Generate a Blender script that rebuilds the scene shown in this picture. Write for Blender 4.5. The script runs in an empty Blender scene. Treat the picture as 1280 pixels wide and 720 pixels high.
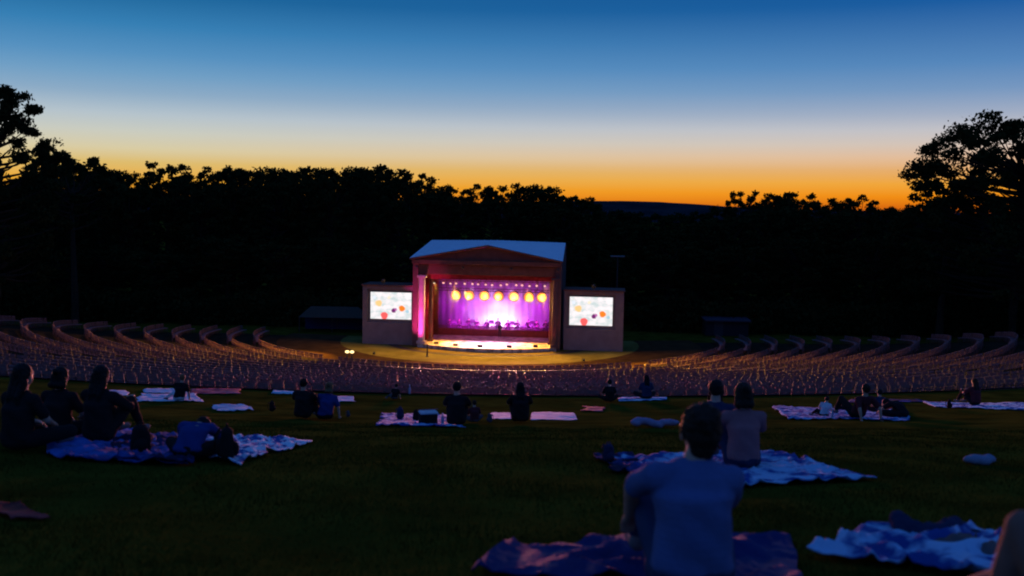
import bpy, math, random
import numpy as np
from mathutils import Vector, Matrix, noise, Euler

random.seed(7)
rng = np.random.default_rng(7)
scene = bpy.context.scene
C = scene.collection
R = math.radians

# ------------------------------------------------------------------ camera
F = 35.0 / 36.0 * 1280
PITCH = math.atan(98 / F)
ROLL = R(1.05)
cam_d = bpy.data.cameras.new('camera')
cam = bpy.data.objects.new('camera', cam_d)
C.objects.link(cam)
scene.camera = cam
cam_d.lens = 35
cam_d.sensor_width = 36
cam_d.clip_start = 0.1
cam_d.clip_end = 9000
CAM_ROT = Matrix.Rotation(R(90) - PITCH, 4, 'X') @ Matrix.Rotation(ROLL, 4, 'Z')
cam.matrix_world = CAM_ROT
cam_d.dof.use_dof = True
cam_d.dof.focus_distance = 60
cam_d.dof.aperture_fstop = 2.0
scene.render.film_transparent = False
scene.cycles.use_denoising = True
scene.cycles.pixel_filter_type = 'BLACKMAN_HARRIS'
scene.cycles.filter_width = 2.0
scene.cycles.max_bounces = 6
scene.cycles.volume_bounces = 0
scene.cycles.transparent_max_bounces = 6
scene.cycles.sample_clamp_indirect = 3.0

# ------------------------------------------------------------------ view, world, sun
scene.view_settings.view_transform = 'Standard'
scene.view_settings.look = 'None'
scene.view_settings.exposure = 0.0
scene.view_settings.gamma = 1.0
scene.view_settings.use_curve_mapping = False


def lin(c):
    return tuple(((v / 255) / 12.92 if v / 255 <= 0.04045 else ((v / 255 + 0.055) / 1.055) ** 2.4) for v in c)


world = bpy.data.worlds.new("World")
scene.world = world
world.use_nodes = True
wt = world.node_tree
wt.nodes.clear()


def sky_ramp(stops):
    n = wt.nodes.new('ShaderNodeValToRGB')
    e = n.color_ramp.elements
    while len(e) > 1:
        e.remove(e[-1])
    for i, (p, c) in enumerate(stops):
        el = e[0] if i == 0 else e.new(p)
        el.position = p
        el.color = (*lin(c), 1)
    return n


def wmath(op, a, b=None, clamp=False):
    n = wt.nodes.new('ShaderNodeMath')
    n.operation = op
    n.use_clamp = clamp
    for i, v in enumerate((a, b)):
        if v is None:
            continue
        if isinstance(v, (int, float)):
            n.inputs[i].default_value = v
        else:
            wt.links.new(v, n.inputs[i])
    return n.outputs[0]


tc = wt.nodes.new('ShaderNodeTexCoord')
sx = wt.nodes.new('ShaderNodeSeparateXYZ')
wt.links.new(tc.outputs['Generated'], sx.inputs[0])
# sqrt of the height above the horizon spreads the stops over the low sky
zs = wmath('SQRT', wmath('MAXIMUM', sx.outputs['Z'], 0.0))
q = math.sqrt
left_stops = [(0, (222, 116, 18)), (.012, (240, 150, 35)), (.025, (238, 170, 54)), (.045, (222, 188, 110)), (.06, (217, 204, 164)), (.079, (202, 204, 192)),
              (.098, (181, 195, 204)), (.117, (140, 171, 198)), (.133, (112, 159, 197)), (.148, (86, 145, 192)), (.169, (54, 127, 180)),
              (.191, (30, 102, 155)), (.3, (18, 70, 128)), (.6, (34, 74, 142)), (1, (38, 78, 146))]
right_stops = [(0, (186, 78, 24)), (.010, (214, 98, 12)), (.022, (242, 138, 14)), (.036, (243, 164, 52)), (.051, (232, 170, 104)), (.066, (228, 187, 154)),
               (.08, (213, 195, 183)), (.095, (196, 193, 198)), (.11, (162, 173, 195)), (.13, (118, 151, 192)), (.15, (86, 134, 187)), (.193, (26, 90, 160)),
               (.236, (4, 66, 138)), (.3, (8, 62, 130)), (.6, (34, 74, 142)), (1, (38, 78, 146))]
back_stops = [(0, (50, 60, 96)), (.05, (60, 76, 124)), (.2, (54, 96, 166)), (.5, (50, 94, 164)), (1, (38, 78, 146))]
left_stops, right_stops, back_stops = [[(math.sqrt(p * (.84 if p < .1 else .84 + .16 * min(1, (p - .1) / .09))), c) for p, c in L_] for L_ in (left_stops, right_stops, back_stops)]
rl, rr, rb = sky_ramp(left_stops), sky_ramp(right_stops), sky_ramp(back_stops)
for n in (rl, rr, rb):
    wt.links.new(zs, n.inputs[0])
azi = wmath('MULTIPLY_ADD', sx.outputs['X'], 1.25, True)
azi.node.inputs[2].default_value = 0.42
m1 = wt.nodes.new('ShaderNodeMix'); m1.data_type = 'RGBA'
wt.links.new(azi, m1.inputs['Factor'])
wt.links.new(rl.outputs[0], m1.inputs['A'])
wt.links.new(rr.outputs[0], m1.inputs['B'])
m2 = wt.nodes.new('ShaderNodeMix'); m2.data_type = 'RGBA'
bk = wmath('MULTIPLY_ADD', sx.outputs['Y'], -1.6, True)
bk.node.inputs[2].default_value = 0.9
wt.links.new(bk, m2.inputs['Factor'])
wt.links.new(m1.outputs['Result'], m2.inputs['A'])
wt.links.new(rb.outputs[0], m2.inputs['B'])
bg = wt.nodes.new('ShaderNodeBackground')
bg.inputs['Strength'].default_value = 1.0
wt.links.new(m2.outputs['Result'], bg.inputs[0])
wo = wt.nodes.new('ShaderNodeOutputWorld')
wt.links.new(bg.outputs[0], wo.inputs[0])
for n in (azi.node, bk.node):
    n.use_clamp = True

sun_d = bpy.data.lights.new('sun', 'SUN')
sun_d.energy = 0.02
sun_d.angle = R(12)
sun_d.color = (1.0, 0.45, 0.18)
sun = bpy.data.objects.new('sun', sun_d)
C.objects.link(sun)
sun.rotation_euler = (R(-87), 0, R(12))     # afterglow just above the horizon, ahead and left

# ------------------------------------------------------------------ materials
MATS = {}


def mat(name, col=(.5, .5, .5), rough=.85, col2=None, scale=6.0, detail=4.0, bump=0.0, bscale=None, metal=0.0, spec=.3,
        emit=None, estr=0.0, thresh=None, coord='Object'):
    if name in MATS:
        return MATS[name]
    m = bpy.data.materials.new(name)
    m.use_nodes = True
    t = m.node_tree
    b = t.nodes['Principled BSDF']
    b.inputs['Roughness'].default_value = rough
    b.inputs['Metallic'].default_value = metal
    b.inputs['Specular IOR Level'].default_value = spec
    b.inputs['Base Color'].default_value = (*col, 1)
    tcn = t.nodes.new('ShaderNodeTexCoord')
    if col2 is not None:
        n = t.nodes.new('ShaderNodeTexNoise')
        n.inputs['Scale'].default_value = scale
        n.inputs['Detail'].default_value = detail
        n.inputs['Roughness'].default_value = .6
        t.links.new(tcn.outputs[coord], n.inputs['Vector'])
        r = t.nodes.new('ShaderNodeValToRGB')
        lo, hi = thresh or (.35, .65)
        r.color_ramp.elements[0].position = lo
        r.color_ramp.elements[1].position = hi
        r.color_ramp.elements[0].color = (*col, 1)
        r.color_ramp.elements[1].color = (*col2, 1)
        t.links.new(n.outputs['Fac'], r.inputs[0])
        t.links.new(r.outputs[0], b.inputs['Base Color'])
    if bump:
        n2 = t.nodes.new('ShaderNodeTexNoise')
        n2.inputs['Scale'].default_value = bscale or scale * 3
        n2.inputs['Detail'].default_value = 5
        t.links.new(tcn.outputs[coord], n2.inputs['Vector'])
        bp = t.nodes.new('ShaderNodeBump')
        bp.inputs['Strength'].default_value = bump
        bp.inputs['Distance'].default_value = .02
        t.links.new(n2.outputs['Fac'], bp.inputs['Height'])
        t.links.new(bp.outputs[0], b.inputs['Normal'])
    if emit is not None:
        b.inputs['Emission Color'].default_value = (*emit, 1)
        b.inputs['Emission Strength'].default_value = estr
    MATS[name] = m
    return m


# ------------------------------------------------------------------ helpers
def tag(o, label=None, cat=None, group=None, kind=None):
    if label: o['label'] = label
    if cat: o['category'] = cat
    if group: o['group'] = group
    if kind: o['kind'] = kind
    return o


def mesh_obj(name, verts, faces, m, parent=None, smooth=False):
    me = bpy.data.meshes.new(name)
    me.from_pydata(verts, [], faces)
    me.update()
    if smooth:
        me.polygons.foreach_set('use_smooth', [True] * len(me.polygons))
    if m: me.materials.append(m)
    o = bpy.data.objects.new(name, me)
    C.objects.link(o)
    if parent: o.parent = parent
    return o


def fast_mesh(name, co, idx, nv, m, smooth=False):
    """co (N,3) array, idx flat loops, nv verts per face"""
    me = bpy.data.meshes.new(name)
    nf = len(idx) // nv
    me.vertices.add(len(co))
    me.vertices.foreach_set('co', np.asarray(co, dtype=np.float32).ravel())
    me.loops.add(len(idx))
    me.loops.foreach_set('vertex_index', np.asarray(idx, dtype=np.int32))
    me.polygons.add(nf)
    me.polygons.foreach_set('loop_start', np.arange(nf, dtype=np.int32) * nv)
    me.polygons.foreach_set('loop_total', np.full(nf, nv, dtype=np.int32))
    if smooth:
        me.polygons.foreach_set('use_smooth', np.ones(nf, dtype=bool))
    me.update(calc_edges=True)
    me.validate()
    if m: me.materials.append(m)
    return me


def empty(name, loc=(0, 0, 0), rz=0.0):
    o = bpy.data.objects.new(name, None)
    o.empty_display_size = .2
    C.objects.link(o)
    o.location = loc
    o.rotation_euler = (0, 0, rz)
    return o


class MB:
    def __init__(self):
        self.v, self.f = [], []

    def box(self, c, s, rz=0.0, rx=0.0, ry=0.0, bevel=0.0):
        hx, hy, hz = s[0] / 2, s[1] / 2, s[2] / 2
        rot = Euler((rx, ry, rz)).to_matrix()
        b = len(self.v)
        if bevel <= 0:
            for dx, dy, dz in ((-1, -1, -1), (1, -1, -1), (1, 1, -1), (-1, 1, -1), (-1, -1, 1), (1, -1, 1), (1, 1, 1), (-1, 1, 1)):
                self.v.append(tuple(Vector(c) + rot @ Vector((dx * hx, dy * hy, dz * hz))))
            self.f += [tuple(b + i for i in q_) for q_ in ((0, 3, 2, 1), (4, 5, 6, 7), (0, 1, 5, 4), (1, 2, 6, 5), (2, 3, 7, 6), (3, 0, 4, 7))]
            return self
        w = bevel
        rings = [(-hz, w), (-hz + w, 0), (hz - w, 0), (hz, w)]
        for z, k in rings:
            x_, y_ = hx - k, hy - k
            for dx, dy in ((-x_ + w, -y_), (x_ - w, -y_), (x_, -y_ + w), (x_, y_ - w), (x_ - w, y_), (-x_ + w, y_), (-x_, y_ - w), (-x_, -y_ + w)):
                self.v.append(tuple(Vector(c) + rot @ Vector((dx, dy, z))))
        for r_ in range(3):
            for i in range(8):
                j = (i + 1) % 8
                self.f.append((b + r_ * 8 + i, b + r_ * 8 + j, b + (r_ + 1) * 8 + j, b + (r_ + 1) * 8 + i))
        self.f.append(tuple(b + i for i in range(7, -1, -1)))
        self.f.append(tuple(b + 24 + i for i in range(8)))
        return self

    def tube(self, pts, r, n=8, cap=True):
        pts = [Vector(p) for p in pts]
        rs = r if isinstance(r, (list, tuple)) else [r] * len(pts)
        b = len(self.v)
        up = Vector((0, 0, 1))
        for i, p in enumerate(pts):
            d = (pts[min(i + 1, len(pts) - 1)] - pts[max(i - 1, 0)]).normalized()
            a = d.cross(up)
            if a.length < 1e-3: a = d.cross(Vector((1, 0, 0)))
            a.normalize(); c_ = d.cross(a).normalized()
            for k in range(n):
                t_ = 2 * math.pi * k / n
                self.v.append(tuple(p + (a * math.cos(t_) + c_ * math.sin(t_)) * rs[i]))
        for i in range(len(pts) - 1):
            for k in range(n):
                k2 = (k + 1) % n
                self.f.append((b + i * n + k, b + i * n + k2, b + (i + 1) * n + k2, b + (i + 1) * n + k))
        if cap:
            self.f.append(tuple(b + k for k in range(n - 1, -1, -1)))
            self.f.append(tuple(b + (len(pts) - 1) * n + k for k in range(n)))
        return self

    def ell(self, c, s, nu=10, nv=7, rot=None):
        b = len(self.v)
        c = Vector(c)
        rot = rot or Matrix.Identity(3)
        self.v.append(tuple(c + rot @ Vector((0, 0, -s[2]))))
        for j in range(1, nv):
            ph = -math.pi / 2 + math.pi * j / nv
            for i in range(nu):
                th = 2 * math.pi * i / nu
                self.v.append(tuple(c + rot @ Vector((s[0] * math.cos(ph) * math.cos(th), s[1] * math.cos(ph) * math.sin(th), s[2] * math.sin(ph)))))
        self.v.append(tuple(c + rot @ Vector((0, 0, s[2]))))
        top = len(self.v) - 1
        for i in range(nu):
            i2 = (i + 1) % nu
            self.f.append((b, b + 1 + i2, b + 1 + i))
            for j in range(nv - 2):
                self.f.append((b + 1 + j * nu + i, b + 1 + j * nu + i2, b + 1 + (j + 1) * nu + i2, b + 1 + (j + 1) * nu + i))
            self.f.append((b + 1 + (nv - 2) * nu + i, b + 1 + (nv - 2) * nu + i2, top))
        return self

    def caps(self, p0, r0, p1, r1, flat=1.0):
        """a tapered limb as a chain of overlapping balls"""
        p0, p1 = Vector(p0), Vector(p1)
        L = (p1 - p0).length
        n = max(2, int(L / (min(r0, r1) * .38)) + 1)
        for i in range(n + 1):
            t_ = i / n
            r_ = r0 + (r1 - r0) * t_
            self.ell(p0.lerp(p1, t_), (r_, r_ * flat, r_), 10, 7)
        return self

    def build(self, name, m, parent=None, smooth=False):
        return mesh_obj(name, self.v, self.f, m, parent, smooth)


def copy_tree(o, parent=None):
    c = o.copy()
    C.objects.link(c)
    c.parent = parent
    for ch in CHILD.get(o.name, []) or [k for k in o.children]:
        copy_tree(ch, c)
    return c


CHILD = {}

# ------------------------------------------------------------------ terrain
SX, SY = -2.0, 95.0
PR = [0, 15, 20, 26, 35, 44, 53, 59.5, 62.6, 67, 71, 73, 75, 78, 80, 82.5, 85, 95, 112, 135, 170, 260, 5000]
PD = [12.7, 12.7, 12.55, 12.1, 10.95, 9.7, 8.35, 7.35, 6.08, 5.65, 5.08, 4.74, 4.4, 3.85, 3.43, 2.95, 2.55, 1.05, -1.0, -2.2, -2.6, -2.6, -2.6]
_rr = np.linspace(0, 300, 1501)
_dd = np.interp(_rr, PR, PD)
_k = np.exp(-np.linspace(-3, 3, 21) ** 2); _k /= _k.sum()
_ds = np.convolve(np.pad(_dd, 10, mode='edge'), _k, mode='valid')


def gz(x, y):
    x = np.asarray(x, float); y = np.asarray(y, float)
    dx, dy = x - SX, SY - y
    r = np.hypot(dx, dy)
    phi = np.degrees(np.arctan2(np.abs(dx), dy))
    D = np.interp(r, _rr, _ds)
    w = np.clip((105 - phi) / 45, 0, 1) * (r < 90) + np.clip((150 - phi) / 50, 0, 1) * (r >= 90); w = w * w * (3 - 2 * w)
    D = D * w + 12.7 * (1 - w)
    lawn = np.clip((r - 64) / 6, 0, 1) * (r < 400)
    bump = .03 * np.sin(x * 1.1 + .4 * y) * np.sin(y * .9 - .3 * x) + .02 * np.sin(x * 2.3 + 1) * np.sin(y * 2.7)
    return -D + bump * lawn * w


def G(x, y):
    return float(gz(x, y))


def ray(px, py):
    d = CAM_ROT.to_3x3() @ Vector(((px - 640) / F, -(py - 360) / F, -1))
    return d / d.y


def at(px, py, depth):
    """the world point this far down the field seen at that photo pixel"""
    return ray(px, py) * depth


def hit(px, py):
    d = ray(px, py)
    ys = np.concatenate([np.arange(1.5, 30, .02), np.arange(30, 140, .1)])
    under = d.z * ys <= gz(d.x * ys, ys)
    if not under.any(): raise ValueError('no ground at %s %s' % (px, py))
    y = ys[np.argmax(under)]
    return Vector((d.x * y, y, G(d.x * y, y)))


RS = sorted(set([0.01, 4, 6.5, 9.2, 10.0, 12, 14.2, 15, 17, 20, 23, 26, 29, 32, 35, 38, 41, 44, 47, 50, 53, 56, 59, 61.4, 62.0, 63.2] +
                [64 + .4 * i for i in range(78)] + [96, 98, 101, 105, 110, 116, 124, 135, 150, 170, 200, 260, 400, 700, 1200, 2200, 4000]))
PH = np.concatenate([np.arange(-180, -32, 2.0), np.arange(-32, 32, .4), np.arange(32, 181, 2.0)])


def polar_sheet(name, rs, phs, off, m):
    P, Q = np.meshgrid(np.radians(phs), np.array(rs))
    x = SX + Q * np.sin(P); y = SY - Q * np.cos(P)
    z = gz(x, y) + off
    co = np.stack([x, y, z], -1).reshape(-1, 3)
    nr, npn = Q.shape
    a = (np.arange(nr - 1)[:, None] * npn + np.arange(npn - 1)[None]).ravel()
    idx = np.stack([a, a + 1, a + npn + 1, a + npn], -1)[:, ::-1].ravel()
    me = fast_mesh(name, co, idx, 4, m, True)
    o = bpy.data.objects.new(name, me)
    C.objects.link(o)
    return o


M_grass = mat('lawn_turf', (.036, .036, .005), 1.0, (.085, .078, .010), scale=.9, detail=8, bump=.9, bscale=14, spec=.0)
M_conc = mat('terrace_concrete', (.022, .017, .012), .95, (.04, .03, .02), scale=1.2, detail=6, bump=.3, bscale=20, spec=.0)
M_path = mat('path_concrete', (.05, .05, .05), .9, (.09, .088, .085), scale=2.0, detail=6, bump=.3, bscale=20, spec=.2)
M_sand = mat('apron_sand', (.13, .10, .025), .95, (.21, .165, .045), scale=.5, detail=8, bump=.3, bscale=20, spec=.0)
M_apron = mat('apron_turf', (.08, .06, .012), 1.0, (.15, .11, .03), scale=.35, detail=9, bump=.3, bscale=20, spec=.0, thresh=(.3, .7))
M_red = mat('clay_band', (.05, .026, .014), 1.0, (.09, .045, .02), scale=.8, detail=8, spec=.0)
M_dirtline = mat('drain_strip', (.05, .035, .03), .95, spec=.1)

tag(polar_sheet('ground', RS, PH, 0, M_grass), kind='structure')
fr = PH[(PH >= -100) & (PH <= 100)]
def phimax(r): return min(94, 93 - (r - 26) * .75)


def terrace():
    rs = [r for r in RS if 20 <= r <= 61.4]
    v, f = [], []
    for r in rs:
        pm = phimax(r) + 1.2
        ph = [p_ for p_ in PH if -pm < p_ < pm]
        ph = np.interp(np.linspace(0, 1, 241), np.linspace(0, 1, len(ph)), ph)
        x = SX + r * np.sin(np.radians(ph)); y = SY - r * np.cos(np.radians(ph)); z = gz(x, y) + .06
        v += list(zip(x.tolist(), y.tolist(), z.tolist()))
    for a in range(len(rs) - 1):
        for b_ in range(240):
            q0 = a * 241 + b_
            f.append((q0, q0 + 241, q0 + 242, q0 + 1))
    return mesh_obj('seating_terrace', v, f, M_conc, None, True)


tag(terrace(), kind='structure')
tag(polar_sheet('stage_apron_ground', [r for r in RS if 4 <= r <= 9.2], fr, .02, M_apron), kind='structure')
tag(polar_sheet('drainage_strip', [9.2, 10.0], fr, .03, M_dirtline), kind='structure')
tag(polar_sheet('front_path', [r for r in RS if 10.0 <= r <= 14.2], fr, .02, M_sand), kind='structure')
tag(polar_sheet('front_terrace', [r for r in RS if 14.2 <= r <= 20], fr, .03, M_red), kind='structure')
tag(polar_sheet('lawn_path', [62.0, 63.2], fr, .05, M_path), kind='structure')

# distant hills
def ridge(name, depth, x0, x1, prof, m, n=160):
    v, f = [], []
    for i in range(n + 1):
        x = x0 + (x1 - x0) * i / n
        h = prof(x)
        v += [(x, depth - 250, -12.9), (x, depth - 60, h * .75 - 3), (x, depth, h), (x, depth + 300, -13)]
    for i in range(n):
        for k in range(3):
            a = i * 4 + k
            f.append((a, a + 4, a + 5, a + 1))
    return tag(mesh_obj(name, v, f, m, None, True), kind='structure')


M_hill = mat('hazy_hill_woods', (.012, .02, .026), .95, (.03, .04, .05), scale=.02, detail=8, spec=.0)  # distance haze is put into the bluish colour
ridge('hills', 1500, -1500, 1700, lambda x: 8 + 7.5 * math.exp(-((x - 180) / 170) ** 2) + 4 * noise.noise(Vector((x * .004, 3, 0))) + 1.2 * noise.noise(Vector((x * .03, 1, 0))), M_hill)

# ------------------------------------------------------------------ grass blades on the near lawn
def grass():
    N = 150000
    y = 2.6 + 17 * rng.random(N) ** 1.5
    x = (rng.random(N) * 2 - 1) * (y * .56 + .6)
    z = gz(x, y)
    h = (.014 + .022 * rng.random(N)) * (1 + .3 * np.sin(x * 3) * np.sin(y * 2))
    w = .002 + .0025 * (y / 10)
    a = rng.random(N) * math.pi * 2
    lx = (rng.random(N) - .5) * .05; ly = (rng.random(N) - .5) * .05
    dx, dy = np.cos(a) * w, np.sin(a) * w
    p0 = np.stack([x - dx, y - dy, z - .005], -1); p1 = np.stack([x + dx, y + dy, z - .005], -1)
    p2 = np.stack([x + lx, y + ly, z + h], -1)
    co = np.stack([p0, p1, p2], 1).reshape(-1, 3)
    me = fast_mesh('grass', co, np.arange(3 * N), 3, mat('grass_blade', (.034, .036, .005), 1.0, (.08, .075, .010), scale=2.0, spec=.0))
    o = bpy.data.objects.new('grass', me)
    C.objects.link(o)
    tag(o, 'short mown grass covering the dark near slope', 'grass', kind='stuff')


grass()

# ------------------------------------------------------------------ people (built early, cheap depsgraph)
M_skin = mat('skin', (.42, .24, .17), .55, (.5, .3, .22), scale=9, bump=.1, bscale=120, spec=.35)
M_skin2 = mat('skin_deep', (.22, .11, .08), .75, (.26, .13, .10), scale=9, bump=.1, bscale=120, spec=.12)


def hairmat(name, c):
    return mat(name, c, .6, tuple(v * 1.6 for v in c), scale=30, detail=6, bump=.8, bscale=60, spec=.12)


H_brown = hairmat('hair_brown', (.022, .013, .009))
H_dark = hairmat('hair_black', (.01, .008, .008))
H_fair = hairmat('hair_fair', (.12, .075, .04))


def cloth(name, c, c2=None, sc=5):
    return mat(name, c, .9, c2 or tuple(v * 1.25 for v in c), scale=sc, detail=5, bump=.35, bscale=90, spec=.1)


def remeshed(mb, name, m, parent, voxel, smooth_it=4, wrinkle=0.0, wfreq=9.0):
    tmp = mb.build('tmp_' + name, None)
    md = tmp.modifiers.new('r', 'REMESH'); md.mode = 'VOXEL'; md.voxel_size = voxel; md.use_smooth_shade = True
    ms = tmp.modifiers.new('s', 'SMOOTH'); ms.iterations = smooth_it; ms.factor = .5
    dg = bpy.context.evaluated_depsgraph_get()
    dg.update()
    me = bpy.data.meshes.new_from_object(tmp.evaluated_get(dg), depsgraph=dg)
    old = tmp.data
    bpy.data.objects.remove(tmp); bpy.data.meshes.remove(old)
    me.name = name
    if wrinkle:
        me.update()
        for v in me.vertices:
            p = v.co * wfreq
            dd_ = p.z * 1.1 + p.x * .9
            n_ = noise.noise(Vector((dd_, (p.x - p.z) * .35, p.y * .6))) + .6 * (abs(noise.noise(Vector((p.x * 1.6, p.y * 1.6, p.z * .7)))) - .3)
            v.co += v.normal * (n_ * wrinkle)
    me.polygons.foreach_set('use_smooth', [True] * len(me.polygons))
    me.materials.clear(); me.materials.append(m)
    o = bpy.data.objects.new(name, me)
    C.objects.link(o)
    o.parent = parent
    return o


def V(*a): return Vector(a)


POSES = {}
POSES['hug'] = dict(pel=V(0, 0, .12), ch=V(0, .03, .42), nk=V(0, .07, .60), hd=V(0, .10, .755),
                    sh=(V(-.18, .05, .55), V(.18, .05, .55)), el=(V(-.25, .24, .38), V(.25, .24, .38)), wr=(V(-.13, .45, .44), V(.13, .45, .44)),
                    hip=(V(-.10, .02, .11), V(.10, .02, .11)), kn=(V(-.17, .38, .42), V(.17, .38, .42)), an=(V(-.13, .62, .09), V(.13, .62, .09)),
                    fd=V(0, 1, 0))
POSES['man'] = dict(pel=V(0, 0, .12), ch=V(0, .04, .42), nk=V(.015, .08, .575), hd=V(.04, .115, .70),
                    sh=(V(-.172, .05, .535), V(.172, .05, .525)), el=(V(-.238, .21, .42), V(.20, .26, .34)), wr=(V(-.225, .37, .25), V(.12, .44, .40)),
                    hip=(V(-.10, .02, .11), V(.10, .02, .11)), kn=(V(-.15, .40, .36), V(.17, .38, .41)), an=(V(-.15, .60, .08), V(.14, .62, .09)),
                    fd=V(-.1, 1, 0))
POSES['cross'] = dict(pel=V(0, 0, .11), ch=V(0, .03, .40), nk=V(0, .07, .58), hd=V(0, .10, .735),
                      sh=(V(-.17, .05, .53), V(.17, .05, .53)), el=(V(-.24, .14, .30), V(.24, .14, .30)), wr=(V(-.12, .33, .22), V(.12, .33, .22)),
                      hip=(V(-.10, .02, .11), V(.10, .02, .11)), kn=(V(-.34, .34, .16), V(.34, .34, .16)), an=(V(.10, .46, .07), V(-.10, .40, .08)),
                      fd=V(0, 1, 0))
POSES['side'] = dict(pel=V(0, 0, .12), ch=V(.05, .03, .40), nk=V(.07, .06, .58), hd=V(.10, .09, .735),
                     sh=(V(-.11, .05, .55), V(.23, .05, .51)), el=(V(-.17, .20, .34), V(.30, .02, .27)), wr=(V(-.10, .38, .26), V(.33, -.02, .05)),
                     hip=(V(-.10, .02, .11), V(.10, .02, .11)), kn=(V(-.24, .38, .20), V(.10, .42, .24)), an=(V(-.46, .22, .07), V(-.22, .50, .08)),
                     fd=V(.2, 1, 0))
POSES['recline'] = dict(pel=V(0, 0, .12), ch=V(0, -.15, .36), nk=V(0, -.24, .52), hd=V(0, -.22, .67),
                        sh=(V(-.18, -.22, .48), V(.18, -.22, .48)), el=(V(-.25, -.40, .27), V(.25, -.40, .27)), wr=(V(-.24, -.46, .04), V(.24, -.46, .04)),
                        hip=(V(-.10, .02, .11), V(.10, .02, .11)), kn=(V(-.14, .40, .36), V(.14, .46, .12)), an=(V(-.13, .60, .08), V(.14, .90, .08)),
                        fd=V(0, 1, 0))
POSES['knee'] = dict(pel=V(0, 0, .12), ch=V(0, -.17, .34), nk=V(0, -.28, .49), hd=V(0, -.30, .64),
                     sh=(V(-.18, -.26, .45), V(.18, -.26, .45)), el=(V(-.25, -.44, .25), V(.25, -.44, .25)), wr=(V(-.24, -.40, .04), V(.24, -.40, .04)),
                     hip=(V(-.10, .02, .11), V(.10, .02, .11)), kn=(V(-.12, .30, .50), V(.14, .42, .30)), an=(V(-.13, .40, .09), V(.14, .80, .09)),
                     fd=V(0, 1, 0))
POSES['bent'] = dict(pel=V(0, 0, .12), ch=V(0, .17, .30), nk=V(0, .33, .34), hd=V(0, .46, .30),
                     sh=(V(-.17, .26, .33), V(.17, .26, .33)), el=(V(-.24, .38, .22), V(.24, .38, .22)), wr=(V(-.14, .55, .10), V(.14, .55, .10)),
                     hip=(V(-.10, .02, .11), V(.10, .02, .11)), kn=(V(-.34, .30, .14), V(.34, .30, .14)), an=(V(.10, .42, .07), V(-.10, .36, .08)),
                     fd=V(0, 1, -.3))
POSES['stand'] = dict(pel=V(0, 0, .93), ch=V(0, .0, 1.25), nk=V(0, .0, 1.45), hd=V(0, .03, 1.60),
                      sh=(V(-.19, 0, 1.40), V(.19, 0, 1.40)), el=(V(-.25, .02, 1.10), V(.25, .02, 1.10)), wr=(V(-.22, .16, .92), V(.22, .16, .92)),
                      hip=(V(-.10, 0, .92), V(.10, 0, .92)), kn=(V(-.11, .02, .5), V(.11, .02, .5)), an=(V(-.12, -.02, .09), V(.12, -.02, .09)),
                      fd=V(0, 1, 0))
POSES['play'] = dict(pel=V(0, 0, .53), ch=V(0, .02, .84), nk=V(0, .03, 1.02), hd=V(0, .07, 1.17),
                     sh=(V(-.18, .02, .97), V(.18, .02, .97)), el=(V(-.27, .12, .74), V(.28, .16, .76)), wr=(V(-.12, .34, .86), V(.10, .36, .78)),
                     hip=(V(-.10, .02, .52), V(.10, .02, .52)), kn=(V(-.16, .44, .50), V(.16, .44, .50)), an=(V(-.16, .44, .09), V(.16, .44, .09)),
                     fd=V(0, 1, 0))


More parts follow.
